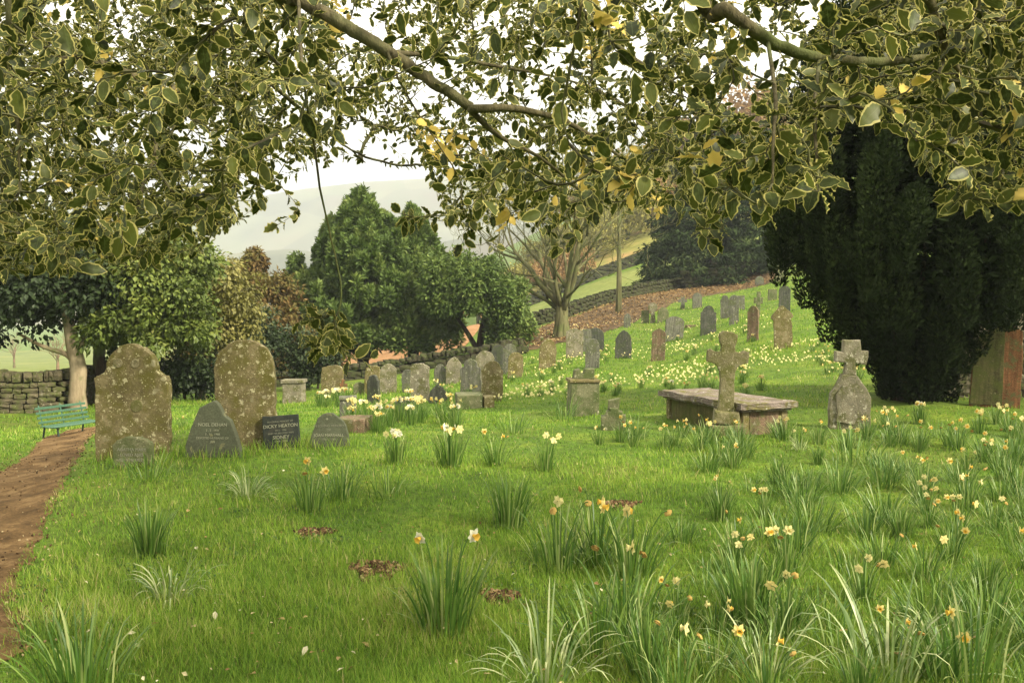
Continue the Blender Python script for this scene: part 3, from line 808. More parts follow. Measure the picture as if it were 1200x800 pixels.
# profile measured from the photo, in pixels from the base centre
prof = [(11, 26), (8.6, 36), (8.2, 62), (8.6, 73), (11.5, 79), (16, 83), (23, 84), (24, 97), (18, 99), (14, 96), (9, 97), (7.5, 103), (10, 109), (10.5, 116), (5, 120), (-6, 121), (-10.5, 117), (-10, 109), (-7.5, 103), (-9, 97), (-14, 97), (-19, 100), (-24, 98), (-24, 85), (-16, 83), (-11.5, 79), (-8.6, 73), (-8.2, 62), (-8.6, 36), (-11, 26)]
bmobj('shaft', slab_bm([(x * u, z * u) for x, z in prof], .17, sink=0, seed=21, bev=.012, jit=.003), M['lichen_fine'], e, rot=(rad(-1), rad(1), 0))
for k, (hw, z0, z1, dp) in enumerate([(19, -12, 12, .40), (15, 12, 28, .30)]):
    bmobj('plinth', slab_bm([(hw * u, z0 * u + .003), (hw * u * .92, z1 * u), (-hw * u * .9, z1 * u), (-hw * u, z0 * u + .003)], dp, sink=-(z0 * u + .003), seed=22 + k, bev=.03, jit=.012), M['lichen_fine'], e)

# ---- headstone topped by a cross, right
q = hit(995, 502)
d = q[1]; u = d / 1000
e = empty('cross_headstone', q, rad(-14), label='flaking lichened headstone with tapering shoulders carrying a stone cross, before the yew', cat='gravestone')
bmobj('slab', slab_bm([(22*u, 0), (22.5*u, 36*u), (17*u, 47*u), (8*u, 62*u), (-8*u, 63*u), (-16*u, 50*u), (-22.5*u, 40*u), (-23*u, 0)], .2, seed=31, bev=.012, jit=.005), M['lichen_pale'], e)
bmobj('cross', slab_bm([(6*u, 62*u), (5.5*u, 75*u), (18*u, 75*u), (18.5*u, 92*u), (10*u, 92*u), (10*u, 104*u), (-10*u, 104*u), (-10*u, 91*u), (-18*u, 91*u), (-18*u, 78*u), (-6*u, 77*u), (-8*u, 62*u)], .17, sink=-62*u, seed=32, bev=.02, jit=.008), M['lichen_pale'], e)
bmobj('flaked_face', slab_bm([(5*u, 6*u), (9*u, 18*u), (7*u, 34*u), (3*u, 48*u), (-8*u, 52*u), (-14*u, 40*u), (-16*u, 8*u)], .02, sink=-6*u, seed=33, bev=.004, jit=.01), M['lichen_pale'], e, loc=(0, -.108, 0))

# ---- table tomb
near = hit(868, 512)
ztop = CAMZ - 114 / 1000 * near[1]
L_, W_ = 1.95, .86
ax = np.array([-.36, .93]); ax /= np.linalg.norm(ax); bx = np.array([.93 * .80, .36 + .30]); bx = np.array([ax[1], -ax[0]])
cen = near[:2] + ax * L_ / 2 + bx * W_ / 2
zc = near[2] - .03
e = empty('table_tomb', (cen[0], cen[1], zc), math.atan2(ax[1], ax[0]), label='low stone table tomb with a broad weathered top slab behind the tall cross', cat='tomb')
Ht = ztop - zc
def boxbm(x0, x1, y0, y1, z0, z1, bev=.01):
    bm = bmesh.new(); bmesh.ops.create_cube(bm, size=1)
    for v in bm.verts: v.co = Vector(((x0+x1)/2 + v.co.x*(x1-x0), (y0+y1)/2 + v.co.y*(y1-y0), (z0+z1)/2 + v.co.z*(z1-z0)))
    if bev: bmesh.ops.bevel(bm, geom=bm.edges[:], offset=bev, segments=2, affect='EDGES')
    return bm
top_bm = boxbm(-L_/2, L_/2, -W_/2, W_/2, Ht - .075, Ht, 0)
bmesh.ops.subdivide_edges(top_bm, edges=top_bm.edges[:], cuts=14, use_grid_fill=True)
for v in top_bm.verts:
    n_ = math.sin(v.co.x * 9 + v.co.y * 5) * .004 + random.gauss(0, .004)
    if abs(abs(v.co.x) - L_/2) < .001 or abs(abs(v.co.y) - W_/2) < .001:
        v.co.x *= 1 + random.gauss(0, .004); v.co.y *= 1 + random.gauss(0, .007)
    v.co.z += n_
bmobj('top_slab', top_bm, M['tombtop'], e)
bmobj('moulding', boxbm(-L_/2+.05, L_/2-.05, -W_/2+.05, W_/2-.05, Ht - .11, Ht - .082, .008), M['tombtop'], e)
for sgn in (-1, 1):
    bmobj('side_panel', boxbm(-L_/2+.20, L_/2-.20, sgn*(W_/2-.13)-.03, sgn*(W_/2-.13)+.03, -.2, Ht - .112, .006), M['mossy_slab'], e)
    bmobj('end_panel', boxbm(sgn*(L_/2-.13)-.03, sgn*(L_/2-.13)+.03, -W_/2+.20, W_/2-.20, -.2, Ht - .112, .006), M['red'], e)
    for s2 in (-1, 1):
        bmobj('corner_post', boxbm(sgn*(L_/2-.14)-.055, sgn*(L_/2-.14)+.055, s2*(W_/2-.14)-.055, s2*(W_/2-.14)+.055, -.2, Ht - .112, .012), M['lichen'], e)

# ---- leaning red slab by the tall wall
q = hit(1165, 477); u = q[1] / 1000
o = bmobj('ledger_slab', slab_bm([(26*u, 0), (27*u, 60*u), (25*u, 90*u), (14*u, 98*u), (2*u, 100*u), (-6*u, 92*u), (-24*u, 78*u), (-26*u, 0)], .12, seed=41, bev=.012), M['orange'], loc=q, rot=(rad(-7), rad(1), rad(-30)))
tag(o, 'tall reddish sandstone slab leaning on the rough wall right of the yew', 'gravestone')
bmobj('mossy_face', slab_bm([(8*u, 2*u), (8*u, 94*u), (1*u, 98*u), (-6*u, 90*u), (-23*u, 76*u), (-25*u, 2*u)], .012, sink=-2*u, seed=42, bev=.003), M['mossy_slab'], o, loc=(0, -.068, 0))

# ---- green bench
bq = hit(78, 509) - np.array([0, 0, .10])
e = empty('bench', bq, 0, label='green painted slatted bench beside the pale tree trunk', cat='bench')
e.rotation_euler = (0, 0, math.atan2(.94, .40))
e.scale = (.66, .66, .66)
# local x = along the seat, local -y = the side it faces
LB = 1.35
def bar(name, p0, p1, w, t, mat, par):
    p0, p1 = Vector(p0), Vector(p1); d = p1 - p0
    bm = bmesh.new(); bmesh.ops.create_cube(bm, size=1)
    q = d.to_track_quat('X', 'Z')
    for v in bm.verts: v.co = q @ Vector((v.co.x * d.length, v.co.y * w, v.co.z * t)) + (p0 + p1) / 2
    bmesh.ops.bevel(bm, geom=bm.edges[:], offset=.003, segments=1, affect='EDGES')
    return bmobj(name, bm, mat, par)
for k in range(5):
    y = -.42 + k * .10
    bar('seat_slat', (-LB/2, y, .41 + abs(k - 2) * .006), (LB/2, y, .41 + abs(k - 2) * .006), .065, .022, M['bench'], e)
for k in range(4):
    z = .50 + k * .105; y = .06 + k * .04
    bar('back_slat', (-LB/2, y, z), (LB/2, y, z), .022, .055, M['bench'], e)
for x in (-LB/2 + .12, 0, LB/2 - .12):
    bar('back_support', (x, .075, .40), (x, .215, .88), .03, .012, M['bench'], e)
for x in (-LB/2 + .15, LB/2 - .15):
    for y0, y1 in ((-.36, -.42), (.06, .14)):
        bar('leg', (x, y0, .395), (x, y1, -.02), .035, .03, M['iron'], e)
    bar('seat_rail', (x, -.44, .385), (x, .08, .385), .03, .02, M['iron'], e)
# ------------------------------------------------------------------ foliage templates
LEAF4 = (np.array([[0,0,0],[.5,.32,.05],[1,0,-.06],[.5,-.32,.05]], float), [np.array([[0,1,2],[0,2,3]])])
SPRAY = (np.array([[0,0,0],[.35,.20,.02],[1,.05,-.10],[.55,-.22,.02],[.9,.34,-.05],[.85,-.38,-.05]], float), [np.array([[0,1,2],[0,2,3],[0,4,1],[0,3,5]])])
def unit(v): return v / (np.linalg.norm(v, axis=-1, keepdims=True) + 1e-9)
def crown(name, clumps, radii, per, ln, mat, parent, droop=.3, tmpl=LEAF4, shell=.55, up=.5, out=.8):
    """clumps (n,3) centres, radii (n,3): leaves through each clump, more of them near its skin"""
    n = len(clumps)
    k = n * per
    ci = np.repeat(np.arange(n), per)
    dr = unit(R.normal(size=(k, 3)))
    rr_ = shell + (1 - shell) * R.random(k) ** .7
    rr_ = np.where(R.random(k) < .25, R.random(k), rr_) * (1 + R.normal(0, .10, k))
    p = clumps[ci] + dr * rr_[:, None] * radii[ci]
    d = dr * out + np.array([0, 0, -droop]) + R.normal(0, .45, (k, 3))
    nn = dr * .6 + np.array([0, 0, up]) + R.normal(0, .35, (k, 3))
    Mx = frames(d, unit(nn))
    s = ln * R.uniform(.6, 1.35, k)
    clr = R.random(n)[ci] * .45 + R.random(k) * .35 + .25 * np.clip(rr_, 0, 1) * (dr[:, 2] * .5 + .5)  # tops and skins of clumps lighter: light from above put into the colour
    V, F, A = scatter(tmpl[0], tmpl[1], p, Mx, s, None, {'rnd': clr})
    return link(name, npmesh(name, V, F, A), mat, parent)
def ellip_clumps(c, rad3, n, r, power=.5, zmin=-1.0, rnd=.3):
    d = unit(R.normal(size=(n * 3, 3)))
    d = d[d[:, 2] > zmin][:n]
    q = np.array(c) + d * (R.random(len(d)) ** power)[:, None] * np.array(rad3) 
    rr_ = np.repeat(r * R.uniform(1 - rnd, 1 + rnd, len(d))[:, None], 3, 1)
    return q, rr_
def cone_clumps(base, h, r0, n, r, z0=.08, shape=.8):
    t = z0 + (1 - z0) * R.random(n) ** 1.3
    a = R.uniform(0, 2 * math.pi, n)
    lump = 1 + .22 * np.sin(a * 3 + t * 9) + R.normal(0, .08, n)
    rr_ = r0 * (1 - t) ** shape * np.minimum(1, (t + .12) * 4) * (.55 + .45 * R.random(n)) * lump
    q = np.stack([base[0] + np.cos(a) * rr_, base[1] + np.sin(a) * rr_, base[2] + t * h], -1)
    rad_ = np.repeat((r * (1.1 - .6 * t))[:, None], 3, 1) * R.uniform(.7, 1.3, (n, 1))
    rad_[:, 2] *= 1.15
    return q, rad_
def trunkmesh(name, lines, mat, parent, sides=9):
    V, F, A = merge([tube(smoothline(p, max(6, len(p) * 4)), np.interp(np.linspace(0, 1, max(6, len(p) * 4)), np.linspace(0, 1, len(r)), r) * (1 + R.normal(0, .03, max(6, len(p) * 4))), sides) for p, r in lines])
    return link(name, npmesh(name, V, F, A, smooth=True), mat, parent)

# ---- left evergreens
q = hit(92, 480)
e = empty('evergreen_tree', q, label='evergreen tree with a thick pale flaking trunk by the green bench', cat='tree')
trunkmesh('trunk', [([(0,0,-.3),(-.02,0,.4),(.02,0,1.0),(-.10,0,1.6),(-.30,.1,2.4),(-.6,.2,3.4)], [.27,.20,.19,.17,.13,.06]),
                    ([(.0,0,1.0),(-.22,-.05,1.35),(-.7,-.2,1.55),(-1.3,-.3,1.9)], [.09,.07,.05,.03]),
                    ([(-.06,0,1.4),(.3,.3,2.2),(.7,.6,3.2)], [.12,.09,.04])], M['bark_pale'], e)
c1, r1 = ellip_clumps((-1.3, .8, 3.15), (2.9, 2.2, 1.75), 190, .46, .6, -.85)
crown('crown', c1, r1, 150, .15, M['laurel'], e, .5)
q = hit(109, 478)
e = empty('evergreen_tree', q + np.array([0, .5, 0]), label='bright green evergreen tree with a dark reddish forked trunk', cat='tree')
trunkmesh('trunk', [([(0,0,-.3),(.02,0,.5),(-.06,0,1.1),(-.02,0,1.7),(.2,.1,2.6)], [.24,.17,.15,.12,.06]),
                    ([(-.03,0,.85),(.25,0,1.15),(.6,-.1,1.35),(1.1,-.1,1.6)], [.08,.06,.045,.02])], M['bark_dark'], e)
c1, r1 = ellip_clumps((1.15, .5, 2.8), (1.9, 1.6, 1.85), 120, .42, .6, -.8)
c2, r2 = ellip_clumps((1.0, -.5, 2.1), (1.9, .8, .8), 30, .35, .7, -.9)
crown('crown', np.concatenate([c1, c2]), np.concatenate([r1, r2]), 170, .13, M['evergreen'], e, .6)
# drooping olive tree behind the arched headstone
q = hit(235, 468)
e = empty('olive_leaved_tree', q, label='yellowish olive tree drooping behind the arched headstone', cat='tree')
trunkmesh('trunk', [([(0,0,-.3),(.05,0,1.2),(.1,0,2.6)], [.16,.13,.05]), ([(.02,0,.8),(.5,.1,1.5),(.9,.1,2.1)], [.07,.05,.02])], M['bark_grey'], e)
c1, r1 = ellip_clumps((.2, -.1, 2.5), (1.8, 1.2, 1.8), 130, .40, .6, -.6)
crown('crown', c1, r1, 150, .12, M['olive_leaf'], e, .8)
# dark low bushes under it
for k, (px, py, w, h, lab) in enumerate([(212, 470, 1.5, 1.1, 'low dark evergreen bush between the broad and the arched headstones'), (300, 462, 1.9, 2.6, 'dark evergreen bush behind the arched headstone'), (362, 458, 1.3, 1.9, 'dark shaggy bush under the hanging holly spray')]):
    q = hit(px, py)
    e = empty('evergreen_bush', q + np.array([0, .6, 0]), label=lab, cat='bush')
    trunkmesh('stem', [([(-.1,0,-.2),(-.2,0,h*.6)], [.05,.02]), ([(.15,0,-.2),(.25,.1,h*.6)], [.05,.02])], M['bark_dark'], e, 6)
    c1, r1 = ellip_clumps((0, 0, h * .62), (w * .8, w * .6, h * .5), 45, .36, .6)
    crown('foliage', c1, r1, 120, .12, M['laurel'], e, .4)
# rusty conifers
for k, (px, py, hh, r0, mt, lab) in enumerate([(300, 456, 5.7, 3.1, 'larch', 'rust brown conifer with thin sprays left of the big cypress'),
                                           (262, 458, 5.0, 2.4, 'larch', 'smaller rusty conifer behind the arched headstone'),
                                           (348, 455, 5.9, 1.5, 'cypress', 'olive green young conifer touching the big cypress')]):
    r_ = ray(px, 360); d = 36 + k * 2
    q = np.array([r_[0] / r_[1] * d, d, 0]); q[2] = g1(q[0], q[1])
    e = empty('conifer_tree', q, label=lab, cat='tree')
    trunkmesh('trunk', [([(0,0,-.3),(0,0,hh*.9)], [.16,.03])], M['bark_dark'], e, 7)
    c1, r1 = cone_clumps((0,0,0), hh * .97, r0, 190, .42, .1, .55)
    crown('crown', c1, r1, 110, .20, M[mt], e, .5, SPRAY)
# bare brown trees further left
def bare_tree(name, q, h, r0, label, mat, seed, spread=.55, depth=6, trunk_h=.18, nfork=5, twig=.01, extra=None):
    rs = np.random.default_rng(seed)
    lines_big, lines_small = [], []
    def grow(p, d, L, r, lev):
        n = 4 + (lev < 2)
        pts = [p]; dd = d.copy()
        for k in range(n):
            dd = unit(dd + rs.normal(0, .13, 3) + np.array([0, 0, .05 + .02 * lev]))
            pts.append(pts[-1] + dd * L / n)
        rd = np.linspace(r, max(twig * .6, r * .55), n + 1)
        (lines_big if lev < 3 else lines_small).append((np.array(pts), rd))
        if lev >= depth: return
        kids = rs.integers(3, 5) if lev < 3 else rs.integers(2, 4)
        for c in range(kids):
            k = n if c == 0 else rs.integers(1, n + 1)
            base = pts[k]
            perp = unit(np.cross(dd, rs.normal(size=3)))
            nd = unit(dd * (1 - spread * .5) + perp * spread * rs.uniform(.6, 1.3))
            grow(base, nd, L * rs.uniform(.6, .82), rd[k] * rs.uniform(.5, .72), lev + 1)
    e = empty(name, q, label=label, cat='tree')
    tk = [(0, 0, -.4), (.03, 0, h * trunk_h * .4), (0, 0, h * trunk_h * .85), (.05, 0, h * trunk_h * 1.2)]
    lines_big.append((np.array(tk, float), np.array([r0 * 1.2, r0 * .85, r0 * .7, r0 * .2])))
    for f in range(nfork):
        a = f / nfork * 2 * math.pi + rs.uniform(-.4, .4)
        tilt = rs.uniform(.25, .75 + .05 * nfork) if f else .1
        d = unit(np.array([math.cos(a) * tilt, math.sin(a) * tilt * .8, 1]))
        rl = r0 * rs.uniform(.28, .46); zt = h * trunk_h * rs.uniform(.75, 1.05)
        st = np.array([math.cos(a) * r0 * .45, math.sin(a) * r0 * .45, zt])
        lines_big.append((smoothline([(math.cos(a) * r0 * 1.0, math.sin(a) * r0 * 1.0, -.3), (math.cos(a) * r0 * .55, math.sin(a) * r0 * .55, zt * .35), (math.cos(a + .2) * r0 * .42, math.sin(a + .2) * r0 * .42, zt * .75), st, st + d * .12], 9), np.interp(np.linspace(0, 1, 9), [0, .3, 1], [r0 * .5, r0 * .42, rl])))
        grow(st, d, h * .28, rl, 1)
    V, F, A = merge([tube(p, r, 7) for p, r in lines_big])
    link('trunk', npmesh('trunk', V, F, A, smooth=True), mat, e)
    V, F, A = merge([tube(p, r, 3, False) for p, r in lines_small])
    link('branches', npmesh('branches', V, F, A), mat, e)
    return e
r_ = ray(658, 360); q = np.array([r_[0] * 40, 40, 0]); q[2] = g1(q[0], q[1])
e = bare_tree('bare_tree', q, 12.0, .38, 'large bare tree with many spreading limbs on the brown bank', M['bark_grey'], 4, .60, 6, .13, 9, .013)
r_ = ray(725, 360); q = np.array([r_[0] * 48, 48, 0]); q[2] = g1(q[0], q[1])
bare_tree('bare_tree', q, 8.0, .15, 'slender bare tree with a straight trunk right of the large bare one', M['bark_grey'], 9, .55, 5, .62, 4, .014)
for k, (px, d, lab) in enumerate([(285, 52, 'brownish twiggy tree rising above the rusty conifers'), (330, 60, 'thin brown twiggy tree left of the big cypress')]):
    r_ = ray(px, 360); q = np.array([r_[0] * d, d, 0]); q[2] = g1(q[0], q[1])
    bare_tree('bare_tree', q, 7.2, .22, lab, M['twig_brown'], 20 + k, .6, 5, .3, 4, .02)

# ---- big cypress group
def at(px, d):
    r_ = ray(px, 360); q = np.array([r_[0] / r_[1] * d, d, 0.0]); q[2] = g1(q[0], q[1]); return q
def cyp(px, d, hpx_top, halfpx, label, n=330, mt='cypress', per=175, ln=.24, shape=.62, z0=.19):
    q = at(px, d); hh = CAMZ + (360 - hpx_top) / 1000 * d - q[2]; r0 = halfpx * d / 1000
    e = empty('cypress_tree', q, label=label, cat='tree')
    trunkmesh('trunk', [([(0,0,-.3),(0,0,hh*.85)], [.3,.05]), ([(0,0,.5),(r0*.5,-.3,hh*.35)], [.12,.05]), ([(0,0,.6),(-r0*.5,-.4,hh*.35)], [.12,.05])], M['bark_dark'], e, 8)
    c1, r1 = cone_clumps((0,0,0), hh, r0, n, .42, z0, shape)
    # pointed leaders at the top and along the outline
    k = n // 3; t = R.uniform(.15, 1, k); a = R.uniform(0, 6.28, k); rr_ = r0 * (1 - t) ** shape
    c2 = np.stack([np.cos(a) * rr_, np.sin(a) * rr_, t * hh + .15], -1); r2 = np.stack([np.full(k, .15), np.full(k, .15), np.full(k, .5)], -1)
    crown('crown', np.concatenate([c1, c2]), np.concatenate([r1, r2]), per, ln, M[mt], e, -.3, SPRAY, .5, .2)
cyp(425, 39, 236, 92, 'tall dense cypress tree forming the highest peak in the middle distance')
cyp(484, 41, 256, 60, 'second cypress peak right of the tallest one', z0=.24)
cyp(392, 40, 268, 52, 'lower left shoulder cypress beside the tallest one', 200)
q = at(560, 37); e = empty('rounded_yew', q, label='wide rounded yew bush sloping down right of the cypress peaks', cat='tree')
trunkmesh('trunk', [([(0,0,-.3),(.2,0,1.2),(.5,0,2.2)], [.2,.14,.06]), ([(0,0,.2),(-.6,0,1.2),(-1.2,0,2.0)], [.13,.09,.04])], M['bark_dark'], e, 7)
c1, r1 = ellip_clumps((-.2, 0, 2.5), (2.2, 1.7, 1.7), 200, .42, .5, -.45)
c2, r2 = ellip_clumps((-1.3, 0, 3.0), (1.3, 1.2, 1.5), 60, .42, .5, -.5)
c3, r3 = ellip_clumps((1.25, -.3, 1.35), (1.0, .8, .95), 40, .40, .5, -.9)
crown('crown', np.concatenate([c1, c2, c3]), np.concatenate([r1, r2, r3]), 140, .19, M['cypress'], e, .1, SPRAY)

# ---- dark spruces at the top of the slope
for k, (px, d, top, half, lab) in enumerate([(835, 65, 130, 95, 'tallest dark spruce above the boundary wall'), (895, 68, 150, 85, 'dark spruce just left of the big yew'), (790, 66, 235, 58, 'low dark spruce at the left end of the group'),
                                         (960, 78, 180, 70, 'dark spruce behind the holly leaves left of the yew'), (1060, 82, 170, 80, 'dark spruce behind the big yew')]):
    q = at(px, d); hh = CAMZ + (360 - top) / 1000 * d - q[2]; r0 = half * d / 1000
    e = empty('spruce_tree', q, label=lab, cat='tree')
    trunkmesh('trunk', [([(0,0,-.3),(0,0,hh*.9)], [.3,.05])], M['bark_dark'], e, 7)
    # layered whorls
    cl, rl = [], []
    lv = int(hh / .8)
    for l in range(lv):
        t = (l + .35) / lv
        rad_l = r0 * (1 - t) ** .7 + .2
        for a in R.uniform(0, 6.28, int(8 + rad_l * 4)):
            rr_ = rad_l * R.uniform(.3, 1)
            cl.append((math.cos(a) * rr_, math.sin(a) * rr_, t * hh - rr_ * .22)); rl.append((.75, .75, .28))
    crown('crown', np.array(cl), np.array(rl), 70, .34, M['spruce'], e, .5, SPRAY)

# ---- autumn shrubs on the hillside (own crowns, a dozen and a half)
proto = {}
for mt, nm in (('autumn_o', 'orange'), ('autumn_y', 'yellow')):
    c1, r1 = ellip_clumps((0, 0, 2.2), (2.6, 2.2, 2.0), 40, .75, .5, -.5)
    e = empty('autumn_shrub', (0, 0, 0))
    crown('crown', c1, r1, 90, .30, M[mt], e, .2)
    trunkmesh('trunk', [([(0,0,-.4),(.1,0,1.0),(.5,0,2.6)], [.16,.11,.03]), ([(0,0,0),(-.3,.1,1.2),(-.8,.1,2.8)], [.12,.09,.03])], M['bark_grey'], e, 6)
    proto[nm] = [e, False]
def copy_tree(o, parent=None):
    c = o.copy(); COL.objects.link(c); c.parent = parent
    for ch in o.children: copy_tree(ch, c)
    return c
SH = [(642,104,'orange',.95,'orange shrub just right of the cypress at the foot of the hillside'),(672,108,'orange',1.05,'orange shrub directly behind the bare tree trunk'),(612,112,'yellow',1.2,'olive yellow shrub low on the hillside left of the bare tree'),
      (700,118,'yellow',1.5,'yellow shrub behind the limbs of the bare tree'),(735,122,'yellow',1.7,'olive yellow shrub behind the slender bare tree'),(765,126,'orange',1.6,'orange shrub left of the dark spruces'),
      (715,140,'yellow',2.0,'large yellow tree above the pasture wall'),(750,150,'yellow',2.3,'large golden tree by the top of the slender trunk'),(690,150,'orange',1.9,'orange tree on the hillside behind bare limbs'),
      (780,135,'yellow',2.0,'yellow tree touching the dark spruces'),(660,135,'yellow',1.6,'olive yellow tree above the orange shrub'),(630,145,'yellow',1.5,'pale yellow tree left of the bare tree limbs'),
      (800,160,'orange',2.6,'tall orange tree rising over the lowest spruce'),(868,150,'orange',3.4,'tall orange tree rising between the spruces'),(725,175,'orange',2.4,'hazy orange tree high on the hillside'),(560,98,'orange',1.2,'rust coloured shrub peeping over the rounded yew')]
for px, d, nm, s, lab in SH:
    q = at(px, d)
    e = proto[nm][0] if not proto[nm][1] else copy_tree(proto[nm][0])
    proto[nm][1] = True
    e.location = Vector(q); e.scale = (s, s, s * R.uniform(.85, 1.15)); e.rotation_euler = (0, 0, R.uniform(0, 6))
    tag(e, lab, 'shrub', 'autumn shrubs on the hillside')
# valley trees far off left
for k, (px, d, s, lab) in enumerate([(15, 150, 1.2, 'leftmost small tree in the valley pasture'), (66, 105, .9, 'small tree in the pasture left of the pale trunk'), (130, 170, 1.4, 'valley tree behind the evergreen trunks')]):
    q = at(px, d)
    bare_tree('bare_tree', q, 6 * s, .2, lab, M['twig_brown'], 40 + k, .6, 4, .3, 4, .03)

# ---- the big Irish yew
q = at(1066, 13.2)
e = empty('yew_tree', q, label='huge black green upright yew at the right, narrowing to a dark base', cat='tree')
def yew_r(z):   # crown radius over height
    return np.interp(z, [0, .35, .9, 1.5, 2.2, 3.2, 4.2, 5.2, 6.0, 6.6], [.30, .42, .74, 1.25, 1.85, 2.02, 1.85, 1.5, 1.0, .2])
npl = 270
yew_off = lambda z: np.interp(z, [0, 1.2, 2.2], [.18, .06, 0])
zz = .35 + 5.9 * R.random(npl) ** .85
aa = R.uniform(0, 2 * math.pi, npl)
rr_ = yew_r(zz) * (1 - .12 * R.random(npl) ** 2) * (1 + .05 * np.sin(aa * 5))
pc = np.stack([np.cos(aa) * rr_ + yew_off(zz), np.sin(aa) * rr_, zz], -1)
per = 860
ci = np.repeat(np.arange(npl), per); k = npl * per
t = R.random(k); a = R.uniform(0, 6.28, k)
ph_ = R.uniform(.6, 1.15, npl)[ci]; pr = R.uniform(.15, .26, npl)[ci]
prr = pr * np.sin(np.clip(t * .92 + .08, 0, 1) * math.pi) ** .6 * (.6 + .4 * R.random(k))
p = pc[ci] + np.stack([np.cos(a) * prr, np.sin(a) * prr, (t - .45) * ph_ * 1.2], -1)
p[:, :2] += unit(pc[ci])[:, :2] * (t[:, None] * .08)
d = np.stack([np.cos(a) * .7, np.sin(a) * .7, np.full(k, .7)], -1) + R.normal(0, .3, (k, 3))
Mx = frames(d, unit(np.stack([np.cos(a), np.sin(a), np.full(k, .2)], -1) + R.normal(0, .3, (k, 3))))
V, F, A = scatter(SPRAY[0], SPRAY[1], p, Mx, R.uniform(.04, .085, k), None, {'rnd': np.clip(R.random(k) * .3 + R.random(npl)[ci] * .25 + .5 * (prr / pr / 1.0) * t, 0, 1)})  # outer and upper sprays lighter: highlights put into the colour value
# inner fill so that no sky shows
kf = 34000
zf = .12 + 6.0 * R.random(kf) ** 1.1; af = R.uniform(0, 6.28, kf); rf = yew_r(zf) * .93 * R.random(kf) ** .4
pf = np.stack([np.cos(af) * rf + yew_off(zf), np.sin(af) * rf, zf], -1)
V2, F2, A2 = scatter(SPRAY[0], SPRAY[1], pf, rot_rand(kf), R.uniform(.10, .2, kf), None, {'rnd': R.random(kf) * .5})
V, F, A = merge([(V, F, A), (V2, F2, A2)])
link('crown', npmesh('crown', V, F, A), M['yew'], e)
ls = []
for k in range(11):
    a = k / 11 * 6.28 + R.uniform(-.1, .1); s = R.uniform(.5, 1)
    ls.append(([(math.cos(a) * .12, math.sin(a) * .12, -.2), (math.cos(a) * .35 * s, math.sin(a) * .35 * s, .5), (math.cos(a) * .95 * s, math.sin(a) * .95 * s, 1.3), (math.cos(a) * 1.5 * s, math.sin(a) * 1.5 * s, 2.6)], [.08, .06, .045, .02]))
trunkmesh('trunk', ls, M['bark_dark'], e, 7)
# ------------------------------------------------------------------ variegated holly overhead
def holly_leaf(curl, fold, spines=3, spine=.04, width=.30):
    n = 2 * spines + 3
    t = np.linspace(0, 1, n)
    half = width * np.sin(np.clip(t, 0, 1) ** .85 * math.pi) ** .75 * 1.0
    half = np.where(np.arange(n) % 2 == 0, half + spine * np.sin(t * math.pi) , half - spine * .25)
    half[0] = .012; half[-1] = 0.004
    half = np.maximum(half, .006)
    xs = t.copy()
    mid = np.stack([xs, 0 * t, -curl * t ** 2], -1)
    wav = np.where(np.arange(n) % 2 == 0, .05, -.02)
    fwd = np.where(np.arange(n) % 2 == 0, .02, 0)
    L = np.stack([xs + fwd, half, -curl * t ** 2 + fold * half + wav * np.sin(t * math.pi)], -1)
    Rr = L * np.array([1, -1, 1])
    V = np.concatenate([mid, L, Rr]); i = np.arange(n - 1)
    F = np.concatenate([np.stack([i, i + 1, n + i + 1, n + i], -1), np.stack([i + 1, i, 2 * n + i, 2 * n + i + 1], -1)])
    ed = np.concatenate([np.zeros(n), np.ones(n), np.ones(n)])
    # ends of the midrib touch the rim
    ed[0] = .5; ed[n - 1] = 1
    ln_ = np.concatenate([t, t, t])
    return V, [F], {'edge': ed, 'along': ln_}
HL = [holly_leaf(.08, .18, 3, .015, .28), holly_leaf(.18, .28, 3, .075, .27), holly_leaf(.04, .10, 2, .010, .26), holly_leaf(.25, .1, 3, .035, .29)]
m, nt, b = newmat('holly_leaf', .45, .2)
ed = attr(nt, 'edge')
wob = noise(nt, N(nt, 'ShaderNodeTexCoord').outputs['Object'], 60, 3)
ad = N(nt, 'ShaderNodeMath', operation='MULTIPLY_ADD'); nt.links.new(wob, ad.inputs[0]); ad.inputs[1].default_value = .30; nt.links.new(ed, ad.inputs[2])
f = ramp(nt, ad.outputs[0], [(.88, 0.0), (.97, 1.0)])
green = ramp(nt, attr(nt, 'rnd'), [(0, (.014,.021,.004)), (.6, (.048,.063,.010)), (1, (.11,.122,.022))])
green = mix(nt, ramp(nt, wob, [(.5, 0.0), (.62, .4)]), green, (.10,.13,.035))
rib = ramp(nt, ed, [(0, .35), (.06, 0.0)])
green = mix(nt, rib, green, (.14,.17,.06))
cream = ramp(nt, attr(nt, 'rnd'), [(0, (.31,.29,.075)), (1, (.54,.48,.18))])
c = mix(nt, f, green, cream)
c = mix(nt, attr(nt, 'gold'), c, (.62,.46,.12))
nt.links.new(c, b.inputs['Base Color'])
tr = N(nt, 'ShaderNodeBsdfTranslucent'); nt.links.new(c, tr.inputs['Color'])
mx = N(nt, 'ShaderNodeMixShader')
mr = ramp(nt, f, [(0, .32), (1, .5)]); nt.links.new(mr, mx.inputs[0])
nt.links.new(b.outputs[0], mx.inputs[1]); nt.links.new(tr.outputs[0], mx.inputs[2])
nt.links.new(mx.outputs[0], nt.nodes['Material Output'].inputs['Surface'])
M['holly'] = m

